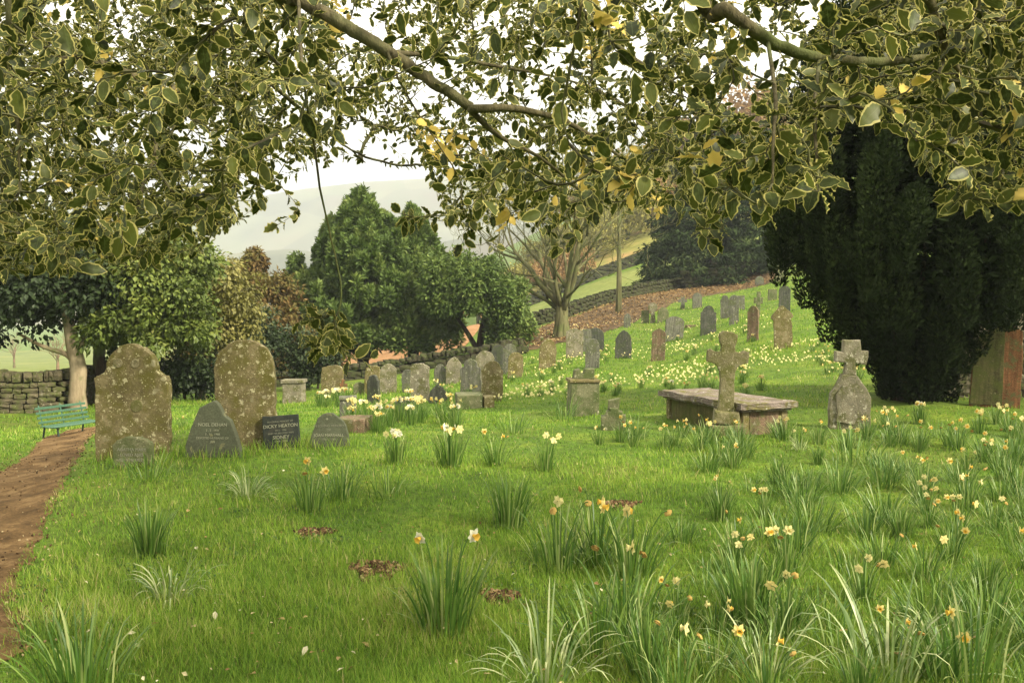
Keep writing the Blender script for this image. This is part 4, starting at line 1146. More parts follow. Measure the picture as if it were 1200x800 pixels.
# main limbs, each from the trunk that stands behind the viewer to the left
TR = np.array([-1.7, -1.5, 0])
fork = TR + [0.05, .1, 2.3]
LIMBS = [
 ([fork, (-1.5, 0.6, 3.5), P(300,-35,3.2), P(350,0,3.2), P(450,58,3.1), P(550,128,3.05)], [.075, .05, .034, .032, .028, .022]),
 ([P(550,128,3.05), P(610,128,3.1), P(675,150,3.2), P(742,197,3.4)], [.020, .016, .012, .006]),
 ([P(550,128,3.05), P(585,160,3.2), P(640,190,3.5), P(700,245,3.9)], [.014, .011, .008, .004]),
 ([P(455,62,3.1), P(520,66,3.5), P(600,80,4.0), P(700,105,4.6), P(800,160,5.2)], [.013, .011, .009, .007, .004]),
 ([fork, (-.6, .5, 3.45), P(800,-40,2.7), P(850,15,2.7), P(900,50,2.75), P(960,72,2.8), P(1045,80,2.9), P(1120,70,3.1)], [.07, .05, .030, .027, .025, .022, .018, .008]),
 ([fork, (.4, .5, 3.5), P(1060,-120,2.2), P(1085,-20,2.3), P(1105,50,2.4), P(1130,100,2.5), P(1138,160,2.6)], [.06, .04, .020, .016, .014, .010, .005]),
 ([fork, (-2.6, 1.2, 3.6), P(-60,40,4.0), P(15,82,4.0), P(90,68,4.0), P(170,92,4.2), P(250,150,4.5)], [.07, .05, .035, .03, .028, .024, .010]),
 ([(-2.6, 1.2, 3.6), P(-120,120,5.5), P(0,170,6.2), P(110,200,6.8), P(210,260,7.2)], [.05, .04, .03, .02, .01]),
 ([(-1.5, .6, 3.5), P(150,-150,4.5), P(230,-10,5.0), P(300,80,5.6), P(380,150,6.4), P(430,190,7)], [.04, .035, .03, .022, .015, .006]),
 ([P(8,-60,2.9), P(10,10,2.9), P(12,90,2.95), P(22,150,3.0), P(25,215,3.0)], [.014, .012, .010, .008, .004]),
 ([P(170,92,4.2), P(203,100,3.7), P(186,145,3.5), P(184,190,3.4), P(205,222,3.4), P(245,235,3.5), P(310,218,3.7)], [.012, .011, .010, .009, .008, .006, .003]),
 ([P(40,285,3.6), P(110,282,3.6), P(155,275,3.7), P(165,235,3.7), P(175,205,3.9), P(210,150,4.3)], [.005, .007, .008, .009, .009, .010]),
 ([P(350,0,3.2), P(355,90,2.6), P(368,170,2.7), P(375,230,2.9), P(388,290,3.0), P(397,350,3.0), P(385,385,3.0)], [.008, .006, .005, .0045, .004, .0035, .003]),
 ([P(685,-40,2.4), P(680,20,2.4), P(670,80,2.45), P(660,140,2.5), P(668,175,2.5)], [.006, .005, .005, .004, .002]),
 ([P(455,62,3.1), P(470,100,3.1), P(500,150,3.3), P(540,215,3.5), P(535,240,3.5)], [.006, .005, .004, .003, .002]),
 ([P(900,50,2.75), P(908,110,2.3), P(905,170,2.15), P(900,225,2.1)], [.008, .007, .005, .003]),
 ([P(960,72,2.8), P(955,130,2.2), P(958,190,2.05), P(960,215,2.0)], [.008, .006, .005, .003]),
 ([P(700,105,4.6), P(740,130,4.0), P(800,180,3.2), P(830,225,2.9), P(835,265,2.8)], [.008, .007, .006, .004, .002]),
 ([(-.6, .5, 3.45), P(560,-160,2.8), P(640,-40,3.2), P(740,60,4.0), P(850,130,4.8), P(900,190,5.2)], [.04, .03, .02, .015, .009, .005]),
]
Npos, Npar, Nrad, Ndir, Npath = [], [], [], [], []
limb_lines = []
for pts, rds in LIMBS:
    pts = np.array([np.array(p, float) for p in pts])
    L = np.linalg.norm(np.diff(pts, axis=0), axis=1).sum()
    n = max(8, int(L / .07))
    sm = smoothline(pts, n)
    sm += np.cumsum(R.normal(0, .0025, sm.shape), axis=0) * np.linspace(0, 1, n)[:, None]
    rd = np.interp(np.linspace(0, 1, n), np.linspace(0, 1, len(rds)), rds)
    limb_lines.append((sm, rd))
    dd = unit(np.gradient(sm, axis=0))
    for k in range(n):
        Npos.append(sm[k]); Ndir.append(dd[k]); Npath.append(0.0); Nrad.append(rd[k])
low = [(-260,330),(0,318),(60,322),(130,318),(200,305),(250,285),(290,255),(330,228),(370,205),(420,180),(455,178),(490,205),(520,262),(560,285),(600,262),(660,275),(700,268),(760,250),(800,262),(840,262),(880,240),(930,235),(960,190),(1000,140),(1040,135),(1080,185),(1120,232),(1200,235),(1460,250)]
lx_, ly_ = zip(*low)
tips = []
def want(px, py, d):
    if py > np.interp(px, lx_, ly_): return False
    for cx, cy, rx, ry, keep in ((450,215,55,55,.25),(335,215,60,35,.35),(512,100,34,22,.3),(865,130,20,45,.2),(270,28,26,18,.2),(885,95,26,22,.3),(975,5,45,22,.2),(240,160,28,22,.35),(60,10,60,30,1),(440,40,40,25,.5),(340,90,30,30,.5)):
        if ((px - cx) / rx) ** 2 + ((py - cy) / ry) ** 2 < 1 and R.random() > keep: return False
    return True
while len(tips) < 4300:
    px, py = R.uniform(-260, 1460), R.uniform(-330, 330)
    if px < 330 and py > 60: d = R.uniform(3.2, 8.5) if R.random() < .85 else R.uniform(2.2, 3.2)
    elif px < 800: d = R.uniform(3.2, 8.5) if R.random() < .85 else R.uniform(2.2, 3.0)
    else: d = R.uniform(2.6, 5.5) if R.random() < .72 else R.uniform(1.9, 2.6)
    if py < -60 and R.random() > .05: continue
    if 330 < px < 860 and R.random() < .30: continue
    if d > 4.5 and py > 270 and px > 300: continue
    if d < 3.3:   # keep the big limbs in view
        A_ = np.array([(350,0),(450,58),(550,128),(610,128),(675,150),(850,15),(900,50),(960,72),(1045,80)]); u_ = np.linspace(0, 1, 12)[:, None]
        if min(np.hypot(*((A_[q_] * (1 - u_) + A_[q_ + 1] * u_) - [px, py]).T).min() for q_ in (0, 1, 2, 3, 5, 6, 7)) < 34: continue
    if want(px, py, d): tips.append(P(px, py, d))
k_ = 0
while k_ < 950:
    px, py = R.uniform(-60, 800), R.uniform(-80, 240); d = R.uniform(5.0, 9.0)
    if want(px, py, d): tips.append(P(px, py, d)); k_ += 1
k_ = 0
while k_ < 650:
    px, py = R.uniform(-120, 340), R.uniform(-60, 325); d = R.uniform(4.0, 9.0)
    if want(px, py, d): tips.append(P(px, py, d)); k_ += 1
for px, py, d, n in ((385,400,3.0,15),(372,385,3.0,7),(960,215,2.0,6),(905,240,2.1,6),(1130,235,2.4,6),(1180,225,2.3,4),(835,270,2.7,5),(660,285,3.2,3),(560,285,3.6,5),(480,255,3.8,3),(330,262,4.5,2),(700,225,3.0,4)):
    for k in range(n): tips.append(P(px + R.normal(0, 16), py + R.normal(0, 14), d + R.normal(0, .1)))
tips = np.array(tips)
base_nodes = np.array(Npos)
d0 = np.array([np.min(((base_nodes - t) ** 2).sum(1)) for t in tips])
order = np.argsort(d0)
cap = 90000
PA = np.zeros((cap, 3)); DA = np.zeros((cap, 3)); PL = np.zeros(cap); PR = np.full(cap, -1); CNT = np.zeros(cap)
nn_ = len(Npos); PA[:nn_] = base_nodes; DA[:nn_] = np.array(Ndir)
shoots = []
for ti in order:
    t = tips[ti]
    dist = np.sqrt(((PA[:nn_] - t) ** 2).sum(1))
    v = unit(t - PA[:nn_])
    cost = dist * (1.25 - .35 * (v * DA[:nn_]).sum(1)) + .12 * PL[:nn_]
    j = int(np.argmin(cost))
    dj = dist[j]
    if dj < .03: continue
    n = max(3, int(dj / .06))
    a, c_ = PA[j], t
    ctrl = a + DA[j] * dj * .35 + (c_ - a) * .15 + np.array([0, 0, .05 * dj]) + R.normal(0, .04 * dj, 3)
    u = np.linspace(0, 1, n + 1)[:, None]
    path = (1 - u) ** 2 * a + 2 * u * (1 - u) * ctrl + u * u * c_
    path[1:-1] += R.normal(0, .006, path[1:-1].shape)
    ids = [j]
    for k in range(1, n + 1):
        if nn_ >= cap - 1: break
        PA[nn_] = path[k]; DA[nn_] = unit(path[k] - path[k - 1]); PL[nn_] = PL[ids[-1]] + dj / n; PR[nn_] = ids[-1]; ids.append(nn_); nn_ += 1
    shoots.append((ids, path))
for ids, path in shoots:
    k = ids[-1]
    while k >= 0: CNT[k] += 1; k = int(PR[k])
holly = empty('holly_tree', (TR[0], TR[1], g1(TR[0], TR[1])), label='variegated holly tree whose cream edged leaves hang over the whole top of the view', cat='tree')
hb = np.array(holly.location)
tl = [([TR + [0, 0, -.3], TR + [.02, .02, 1.0], fork], [.22, .17, .13])]
parts_ = [tube(smoothline(p, 14) - hb, np.interp(np.linspace(0, 1, 14), [0, .5, 1], r), 12) for p, r in tl]
link('trunk', npmesh('trunk', *merge(parts_), smooth=True), M['bark_holly'], holly)
parts_ = [tube(p - hb, r * .82, 8) for p, r in limb_lines]
link('branches', npmesh('branches', *merge(parts_), smooth=True), M['bark_holly'], holly)
parts_ = []
for ids, path in shoots:
    rr_ = .0013 * np.maximum(CNT[ids[1:]], 1) ** .42
    rr_ = np.concatenate([[rr_[0]], rr_])
    pth = path[:len(rr_)]
    if len(pth) > 1: parts_.append(tube(pth - hb, rr_, 4, False))
m, nt, b = newmat('holly_twig', .7, .2)
c = ramp(nt, noise(nt, N(nt, 'ShaderNodeTexCoord').outputs['Object'], 9, 3), [(.35, (.035,.03,.015)), (.65, (.10,.10,.04))]); nt.links.new(c, b.inputs['Base Color']); M['hollytwig'] = m
link('twigs', npmesh('twigs', *merge(parts_)), M['hollytwig'], holly)
# leaves on the last part of each shoot
lp, ld, lnn, lg = [], [], [], []
GOLD = [(525,172,22),(870,45,16),(775,270,26),(405,28,14),(700,45,18),(695,290,16),(590,250,14),(120,255,14),(395,220,12),(735,212,18),(1190,155,14),(680,212,14)]
for ids, path in shoots:
    L = np.linalg.norm(np.diff(path, axis=0), axis=1); cum = np.concatenate([[0], np.cumsum(L)]); tot = cum[-1]
    reach = min(tot, R.uniform(.26, .46))
    s = tot - reach
    phi = R.uniform(0, 6.28)
    tip = path[-1]
    e_ = ray(0, 0); 
    cx = 600 + tip[0] / max(.1, tip[1]) * 1000; cy = 360 - (tip[2] - CAMZ) / max(.1, tip[1]) * 1000
    gold = any((cx - a) ** 2 + (cy - b_) ** 2 < r * r for a, b_, r in GOLD) or R.random() < .008
    while s <= tot + .001:
        p = np.array([np.interp(s, cum, path[:, k]) for k in range(3)])
        i_ = min(len(path) - 2, int(np.searchsorted(cum, s, 'right')) - 1)
        d_ = unit(path[i_ + 1] - path[i_])
        a1 = unit(np.cross(d_, [0.1, .2, 1])); a2 = np.cross(d_, a1)
        phi += 2.4 + R.normal(0, .3)
        radl = math.cos(phi) * a1 + math.sin(phi) * a2
        f_ = (tot - s) / max(reach, .01)
        dl = d_ * (.45 + .5 * (1 - f_)) + radl * .95 + np.array([0, 0, -.22]) + R.normal(0, .15, 3)
        nl = np.array([0, 0, 1.0]) * .8 + d_ * .5 - radl * .1 + R.normal(0, .38, 3)
        lp.append(p + radl * .004); ld.append(dl); lnn.append(unit(nl)); lg.append(1.0 if gold and R.random() < .8 else 0.0)
        s += R.uniform(.018, .032)
lp, ld, lnn, lg = map(np.array, (lp, ld, lnn, lg))
print('holly leaves', len(lp), 'shoots', len(shoots))
pick = R.choice(4, len(lp), p=[.35, .3, .2, .15])
pp = []
Mx = frames(ld, lnn); sz = R.uniform(.036, .072, len(lp)) * np.where(R.random(len(lp)) < .12, 1.25, 1.0)
for k in range(4):
    s_ = pick == k
    pp.append(scatter(HL[k][0], HL[k][1], lp[s_] - hb, Mx[s_], sz[s_], HL[k][2], {'rnd': R.random(s_.sum()), 'gold': lg[s_]}))
link('leaves', npmesh('leaves', *merge(pp), smooth=True), M['holly'], holly)
# ------------------------------------------------------------------ grass
def vnoise(x, y, seed=0):
    s = np.random.default_rng(seed); o = 0
    for k in range(7):
        a = s.uniform(0, 6.28); f = .35 * 1.7 ** k
        o = o + np.sin((x * math.cos(a) + y * math.sin(a)) * f + s.uniform(0, 6) + 1.2 * np.sin((x * math.sin(a) - y * math.cos(a)) * f * .8)) / (1 + k * .45)
    return o / 3
pA = smoothline([(x, y, 0) for x, y in pathA], 120); pB = smoothline([(x, y, 0) for x, y in pathB], 120)
def on_path(x, y, m=0.0):
    dn = unit(pB - pA); a_, b_ = pA + dn * m, pB - dn * m
    poly = np.concatenate([a_, b_[::-1]])[:, :2]
    o = np.zeros(len(x), bool); j = len(poly) - 1
    for i in range(len(poly)):
        xi, yi = poly[i]; xj, yj = poly[j]
        if yi != yj: o ^= ((yi > y) != (yj > y)) & (x < (xj - xi) * (y - yi) / (yj - yi) + xi)
        j = i
    return o
EARTH = [pt(444, 668), pt(368, 626), pt(726, 592), pt(585, 700), pt(20, 790)]
BL = (np.array([[0,.5,0],[0,-.5,0],[.05,.42,.45],[.05,-.42,.45],[.28,.0,1.0]], float), [np.array([[0,1,3],[0,3,2],[2,3,4]])])
TIPA = np.array([0, 0, .5, .5, 1.0])
def grass(n, r0, r1, tmin, tmax, seed):
    u = R.random(n); r = 1 / (1 / r0 + u * (1 / r1 - 1 / r0)) if r1 < 30 else r0 * (r1 / r0) ** u
    a = np.radians(R.uniform(tmin, tmax, n))
    return r * np.sin(a), r * np.cos(a)
xs, ys = [], []
for n, r0, r1, a0, a1 in ((360000, 3.0, 26, -42, 47), (60000, 1.0, 4.5, -55, 55), (70000, 22, 58, -12, 36), (35000, 12, 30, -38, 0)):
    x, y = grass(n, r0, r1, a0, a1, 0); xs.append(x); ys.append(y)
x, y = np.concatenate(xs), np.concatenate(ys)
# tufts: pull blades towards random tuft centres
r = np.hypot(x, y)
keep = ~on_path(x, y, .10)
# no grass on the leaf litter bank, beyond it, or under the wall line
lim = np.interp(np.degrees(np.arctan2(x, y)), [-40, -30, -20, -10, -2, 2, 5, 10, 16, 24, 40], [19.5, 20, 24, 31, 33, 34.5, 38, 50, 60, 55, 40])
keep &= y < lim
for ex, ey in EARTH[:4]:
    keep &= (np.hypot(x - ex, (y - ey)) > .13 + .06 * np.abs(vnoise(x * 9, y * 9, 3))) | (R.random(len(x)) < .15)
under = (np.hypot(x - 6.15, y - 13.2) < .9); keep &= ~under
x, y = x[keep], y[keep]; r = np.hypot(x, y); n = len(x)
pn = vnoise(x, y, 1); pn2 = vnoise(x * 4, y * 4, 2)
near = np.clip(1 - on_path(x, y, -.25) * .35, .5, 1)
hgt = (.032 + .040 * R.random(n) ** 1.5) * (1 + .35 * pn + .55 * pn2) * near * (1 + .25 * (R.random(n) < .03) * 3)
for sx, sy, sw in STONEPOS:
    nb = (np.abs(x - sx) < sw + .12) & (np.abs(y - sy) < .22)
    hgt = np.where(nb, hgt * 1.7 + .02, hgt)
hgt = np.clip(hgt, .014, .16) * np.where(r > 20, 1.35, 1.0)
wid = np.maximum(.0028, .00075 * r) * R.uniform(.7, 1.3, n)
ang = R.uniform(0, 6.28, n) + pn * 1.5
lean = np.abs(R.normal(.35, .45, n))
ux = np.stack([np.cos(ang), np.sin(ang), np.zeros(n)], -1)
up = unit(np.stack([np.cos(ang) * lean, np.sin(ang) * lean, np.ones(n)], -1))
Mx = np.stack([ux, np.cross(up, ux), up], -1)
rnd = np.clip(.46 + .20 * pn + .30 * pn2 + R.normal(0, .19, n) + .5 * (R.random(n) < .025), 0, 1)
V, F, A = scatter(BL[0], BL[1], np.stack([x, y, gz(x, y) - .006], -1), Mx, np.stack([hgt, wid, hgt], -1), {'tip': TIPA}, {'rnd': rnd})
tag(link('grass', npmesh('grass', V, F, A), M['grass']), 'short tufted churchyard grass', 'grass', kind='stuff')

# ------------------------------------------------------------------ daffodils
def strap(n, hmin, hmax, spread, bend, w=.0085, seg=7, rs=R, base=.05):
    """arching strap leaves; returns verts, faces, attrs"""
    parts = []
    for k in range(n):
        a = rs.uniform(0, 6.28); L = rs.uniform(hmin, hmax)
        b0 = np.array([math.cos(a), math.sin(a)]) * base * math.sqrt(rs.random())
        tilt = abs(rs.normal(0, spread)); bd = bend * rs.uniform(.2, 1.6) * (1.8 if rs.random() < .15 else 1)
        th = tilt; p = np.array([b0[0], b0[1], -.02]); pts = [p]
        for s in range(seg):
            th_ = th + bd * (s / seg) ** 2
            p = p + np.array([math.cos(a) * math.sin(th_), math.sin(a) * math.sin(th_), math.cos(th_)]) * L / seg
            pts.append(p)
        pts = np.array(pts)
        side0 = np.array([-math.sin(a), math.cos(a), 0]); tw = rs.normal(0, .5)
        side = np.array([side0 * math.cos(tw) + np.array([math.cos(a), math.sin(a), 0]) * math.sin(tw)] * (seg + 1))
        ww = w * rs.uniform(.7, 1.2) * np.interp(np.linspace(0, 1, seg + 1), [0, .3, .8, .95, 1], [.8, 1, .85, .5, .1])
        V = np.concatenate([pts + side * ww[:, None] / 2, pts - side * ww[:, None] / 2])
        i = np.arange(seg); m1 = seg + 1
        F = np.stack([i, i + 1, m1 + i + 1, m1 + i], -1)
        t = np.linspace(0, 1, seg + 1)
        parts.append((V, [F], {'tip': np.concatenate([t, t]) ** 3, 'rnd': np.full(2 * m1, rs.random())}))
    return merge(parts)
def bloom_parts(s=1.0, dead=False, rs=R):
    """flower facing +x at the origin: petals then corona"""
    P_, C_ = [], []
    for k in range(6):
        a = k * math.pi / 3 + rs.normal(0, .08)
        L = .034 * s * rs.uniform(.8, 1.0) * (.6 if dead else 1); w = .011 * s
        back = rs.uniform(-.3, .25) if not dead else rs.uniform(.5, 1.3)
        e1 = np.array([0, math.cos(a), math.sin(a)]); e2 = np.array([0, -math.sin(a), math.cos(a)]); ex = np.array([1, 0, 0])
        t = np.array([.05, .35, .7, 1.0]); ws = np.array([.4, 1, .85, .05]) * w
        mid = np.outer(t * L, e1) + np.outer(back * t ** 2 * L * .6, ex)
        V = np.concatenate([mid, mid + np.outer(ws, e2) + np.outer(ws * .25, ex), mid - np.outer(ws, e2) + np.outer(ws * .25, ex)])
        i = np.arange(3)
        F = np.concatenate([np.stack([i, i + 1, 4 + i + 1, 4 + i], -1), np.stack([i + 1, i, 8 + i, 8 + i + 1], -1)])
        P_.append((V, [F], {}))
    n = 10; th = np.arange(n) / n * 2 * math.pi
    rings = [(.0, .006), (.010, .008), (.018, .0105), (.022, .0145)]
    V = []
    for x, r_ in rings:
        rj = r_ * s * (1 + .12 * np.cos(th * 5)) if x > .02 else r_ * s * np.ones(n)
        V.append(np.stack([np.full(n, x * s * (.6 if dead else 1)), np.cos(th) * rj, np.sin(th) * rj], -1))
    V = np.concatenate(V); i = (np.arange(3) * n)[:, None]; j = np.arange(n)[None]; j2 = (j + 1) % n
    F = np.stack([i + j, i + j2, i + n + j2, i + n + j], -1).reshape(-1, 4)
    C_.append((V, [F], {}))
    return merge(P_), merge(C_)
def build_flower(parent, h, a, lean, kind, s=1.0, rs=R):
    """one flower: petals mesh with stem and corona as its sub-parts"""
    top = np.array([math.cos(a) * math.sin(lean) * h, math.sin(a) * math.sin(lean) * h, math.cos(lean) * h])
    st = smoothline([(math.cos(a) * .02, math.sin(a) * .02, -.02), top * .55 + [0, 0, .02], top * .97, top + [math.cos(a) * .02 * s, math.sin(a) * .02 * s, .004]], 8)
    (pv_, pf, _), (cv, cf, _) = bloom_parts(s, kind == 'dead', rs)
    face = rs.uniform(-2.4, -.7)     # mostly towards the lighter, open side
    d = np.array([[math.cos(face), math.sin(face), rs.uniform(-.35, .15)]]) if kind != 'dead' else np.array([[math.cos(face) * .6, math.sin(face) * .6, rs.uniform(-.9, -.2)]])
    Mx = frames(d, unit(np.array([[rs.normal(0, .3), 0, 1]])))[0]
    c = st[-1]
    pm = {'white': 'petal_white', 'yellow': 'petal_yellow', 'pale': 'petal_pale', 'dead': 'petal_dead'}[kind]
    f = link('flower', npmesh('flower', pv_ @ Mx.T + c, pf), M[pm], parent)
    link('corona', npmesh('corona', cv @ Mx.T + c, cf), M['corona' if kind in ('yellow', 'white') else ('petal_pale' if kind == 'pale' else 'petal_dead')], f)
    V, F, A = tube(st, np.full(8, .0028), 5); A = {'rnd': np.full(len(V), .4), 'tip': np.zeros(len(V))}
    link('stem', npmesh('stem', V, F, A), M['daff_leaf'], f)
def make_clump(seed, n, h0, h1, spread, bend, flowers, leafmat='daff_leaf', base=.09, s=1.0, w=.0078):
    rs = np.random.default_rng(seed)
    e = empty('daffodil_clump')
    V, F, A = strap(int(n * 1.35), h0 * .8, h1, spread, bend, w, 7, rs, base)
    link('leaves', npmesh('leaves', V, F, A), M[leafmat], e)
    for kd in flowers:
        build_flower(e, (h0 * .3 + h1 * .7) * rs.uniform(.95, 1.15), rs.uniform(0, 6.28), abs(rs.normal(0, spread * .8)), kd, s, rs)
    return e
used = {}
def place(proto_key, px, py, hpx, label, group, rz=None, q=None):
    e = PROTO[proto_key][0]
    q = hit(px, py) if q is None else q
    want_h = hpx * q[1] / 1000 if hpx else PROTO[proto_key][1]
    s = want_h / PROTO[proto_key][1]
    o = e if proto_key not in used else copy_tree(e)
    used[proto_key] = 1
    o.location = Vector([float(v) for v in q]); o.scale = (s, s, s); o.rotation_euler = (R.normal(0, .04), R.normal(0, .04), R.uniform(0, 6.28) if rz is None else rz)
    return tag(o, label, 'daffodils', group)
PROTO = {
 'dense': (make_clump(1, 85, .24, .36, .22, .5, []), .33),
 'dense2': (make_clump(2, 78, .18, .36, .30, .7, [], base=.15), .33),
 'sparse': (make_clump(3, 34, .18, .34, .34, 1.0, [], base=.15), .30),
 'pale': (make_clump(4, 42, .22, .34, .55, 1.5, [], 'daff_pale'), .26),
 'flat': (make_clump(5, 46, .26, .38, .85, 1.2, [], 'daff_pale'), .22),
 'white2': (make_clump(6, 85, .22, .34, .26, .5, []), .33),
 'white7': (make_clump(7, 60, .22, .32, .2, .4, ['white', 'pale', 'white', 'pale', 'white', 'pale', 'white'], s=1.15), .35),
 'yellow3': (make_clump(8, 55, .22, .33, .28, .7, ['yellow', 'yellow', 'dead'], s=1.1), .33),
 'yellow6': (make_clump(9, 60, .2, .30, .22, .5, ['pale', 'yellow', 'pale', 'pale', 'yellow', 'pale'], s=1.15), .33),
 'dead2': (make_clump(10, 60, .24, .36, .3, .8, ['dead', 'yellow'], s=1.1), .34),
 'dead3': (make_clump(11, 60, .2, .36, .32, .9, ['dead', 'dead', 'pale'], s=1.1, base=.13), .34),
 'pale4': (make_clump(12, 50, .2, .32, .26, .6, ['pale', 'pale', 'yellow', 'dead'], s=1.1), .33),
}
NEAR = 'daffodil clumps in the near grass'
for k_, px, py, hp, lab in [
 ('dense', 176, 652, 66, 'upright dark green leaf clump without flowers beside the path'),
 ('pale', 200, 703, 56, 'splayed pale leaf clump just below the upright dark clump by the path'),
 ('dense2', 98, 806, 104, 'tall loose leaf clump at the bottom left corner by the path'),
 ('sparse', 60, 750, 60, 'thin leaves at the path edge above the bottom left clump'),
 ('pale', 291, 584, 36, 'small pale clump below the pointed slate stone'),
 ('sparse', 174, 562, 42, 'small leaf tuft in front of the little round stone by the path'),
 ('yellow3', 362, 600, 58, 'clump with yellow flowers below the dark rectangular tablet'),
 ('dense2', 398, 584, 48, 'flowerless clump right of the yellow flowered one below the tablet'),
 ('sparse', 455, 582, 44, 'sparse little clump left of the big bunch of white flowers'),
 ('white7', 528, 548, 56, 'bunch crowned with white flowers in the open lawn'),
 ('white7', 464, 544, 44, 'smaller white flowered bunch left of the big white bunch'),
 ('white2', 520, 738, 112, 'large clump with two white star shaped flowers in the middle foreground'),
 ('dense', 596, 618, 66, 'upright flowerless clump in the centre of the lawn'),
 ('pale4', 640, 552, 44, 'pale flowered clump above the central upright clump'),
 ('yellow3', 580, 545, 40, 'small yellow clump left of the pale flowered clump'),
 ('sparse', 600, 508, 30, 'small flowered tuft below the row of headstones'),
 ('dead3', 655, 668, 84, 'clump with two yellow heads left of the earth patch'),
 ('dead2', 700, 660, 80, 'clump with faded yellow heads beside the earth patch'),
 ('yellow3', 738, 680, 90, 'clump with one bright yellow head right of the earth patch'),
 ('dead3', 735, 745, 104, 'broad clump with small rusty heads in the centre foreground'),
 ('dense2', 700, 765, 96, 'wide leafy clump at the bottom centre'),
 ('pale', 640, 800, 95, 'arching pale leaved clump at the bottom edge left of centre'),
 ('dense', 760, 800, 95, 'dense clump at the bottom edge right of centre'),
 ('dense', 876, 735, 100, 'dark bushy clump right of the centre foreground'),
 ('flat', 900, 790, 60, 'flattened silvery leaf clump at the bottom right of centre'),
 ('flat', 1040, 798, 90, 'long pale leaves sprawling flat at the bottom right'),
 ('dense2', 1140, 800, 112, 'large dense clump in the bottom right corner'),
 ('dead3', 925, 735, 62, 'clump with the brightest withered orange head beside the dark bushy clump'),
 ('sparse', 660, 492, 34, 'leafy tuft at the left side of the square pedestal'),
 ('sparse', 1000, 545, 50, 'tuft with bent leaves below the cross topped headstone'),
]: place(k_, px, py, hp, lab, NEAR)
t_ = [o for o in COL.objects if o.get('label', '').startswith('large clump with two white star')][0]
t_.rotation_euler = (0, 0, 0)
build_flower(t_, .335, 0.2, .26, 'white', .95); build_flower(t_, .325, 3.0, .20, 'white', .9)
# the thick patch on the right: jittered rows across the ground
keys = ['dense', 'dense2', 'sparse', 'dense2', 'dead2', 'dead3', 'pale4', 'yellow3', 'sparse', 'pale']
pr_ = [.12, .14, .12, .10, .08, .10, .16, .11, .05, .02]
LOOK = {'dense': 'upright flowerless leaf clump', 'dense2': 'loose flowerless leaf clump', 'sparse': 'thin flowerless leaf tuft', 'dead2': 'clump with yellow and withered heads', 'dead3': 'daffodil clump with mostly withered heads', 'pale4': 'daffodil clump with pale open flowers', 'yellow3': 'daffodil clump with yellow open flowers', 'pale': 'pale splayed leaf clump'}
cnt = 0
placed = []
def far_enough(q, dmin): 
    for a in placed:
        if (a[0]-q[0])**2 + (a[1]-q[1])**2 < dmin*dmin: return False
    placed.append(q); return True
tries = 0
while cnt < 135 and tries < 4000:
    tries += 1
    px = 1430 - 640 * R.random() ** 1.25; py = R.uniform(522, 830)
    dens = np.interp(px, [790, 860, 940, 1030, 1230, 1430], [.25, .55, .75, 1, 1, .5]) * (1 if py > 560 else .8)
    if R.random() > dens: continue
    q = hit(px, py)
    if not far_enough(q, .24): continue
    kk = str(R.choice(keys, p=pr_)); look = LOOK[kk]; zn = 'patch below the yew' if py < 600 else 'patch at mid right' if py < 690 else 'right foreground patch'
    ob_ = place(kk, px, py, None, look + ' in the ' + zn, zn + ', ' + look, q=q); f_ = R.uniform(.6, .95) if py < 640 else R.uniform(.62, .95); ob_.scale = (f_ * 1.05, f_ * 1.05, f_); cnt += 1
def zone(n, fn, keys, label, group, hs=1.0, dmin=.2):
    c = t = 0
    while c < n and t < n * 40:
        t += 1
        px, py = fn()
        q = hit(px, py)
        if not far_enough(q, dmin): continue
        kk = R.choice(keys)
        o = place(kk, px, py, None, label, group, q=q)
        f = hs * R.uniform(.8, 1.15); o.scale = (f, f, f); c += 1
zone(22, lambda: (R.uniform(700, 1130), R.uniform(512, 528)), ['yellow3', 'pale4', 'dense2', 'sparse', 'dead2'], 'daffodil clump at the foot of the table tomb and crosses', 'daffodils at the foot of the table tomb and crosses', .85)
zone(16, lambda: (R.uniform(1010, 1260), R.uniform(496, 524)), ['pale4', 'yellow6', 'white7', 'yellow3'], 'daffodil clump right of the cross topped headstone', 'daffodils right of the cross topped headstone', .8)
zone(9, lambda: (R.uniform(372, 418), R.uniform(467, 478)), ['white7'], 'white daffodil clump massed before the back wall', 'white daffodils before the back wall', 1.1, .3)
zone(24, lambda: (lambda t: (400 + 140 * t + R.normal(0, 8), 500 - 14 * t + R.normal(0, 8)))(R.random()), ['yellow6', 'white7', 'yellow6', 'pale4'], 'pale yellow daffodil clump in the drift before the headstone row', 'yellow daffodil drift before the row of headstones', 1.0, .25)
zone(10, lambda: (R.uniform(430, 620), R.uniform(456, 474)), ['yellow6', 'pale4'], 'daffodil clump between the stones of the back row', 'daffodils between the back row stones', .9, .3)
zone(62, lambda: (R.uniform(590, 900), R.uniform(388, 470)), ['yellow6', 'pale4', 'white7'], 'small yellow daffodil clump among the distant slope headstones', 'daffodils scattered over the far slope', .8, .4)
zone(14, lambda: (R.uniform(940, 1040), R.uniform(405, 450)), ['pale4', 'yellow3'], 'daffodil clump on the grass left of the yew', 'daffodils on the grass beside the yew', .7, .3)
zone(8, lambda: (R.uniform(120, 245), R.uniform(490, 530)), ['pale4', 'yellow6'], 'small daffodil clump beside the broad brown headstone', 'daffodils beside the broad brown headstone', .6, .3)
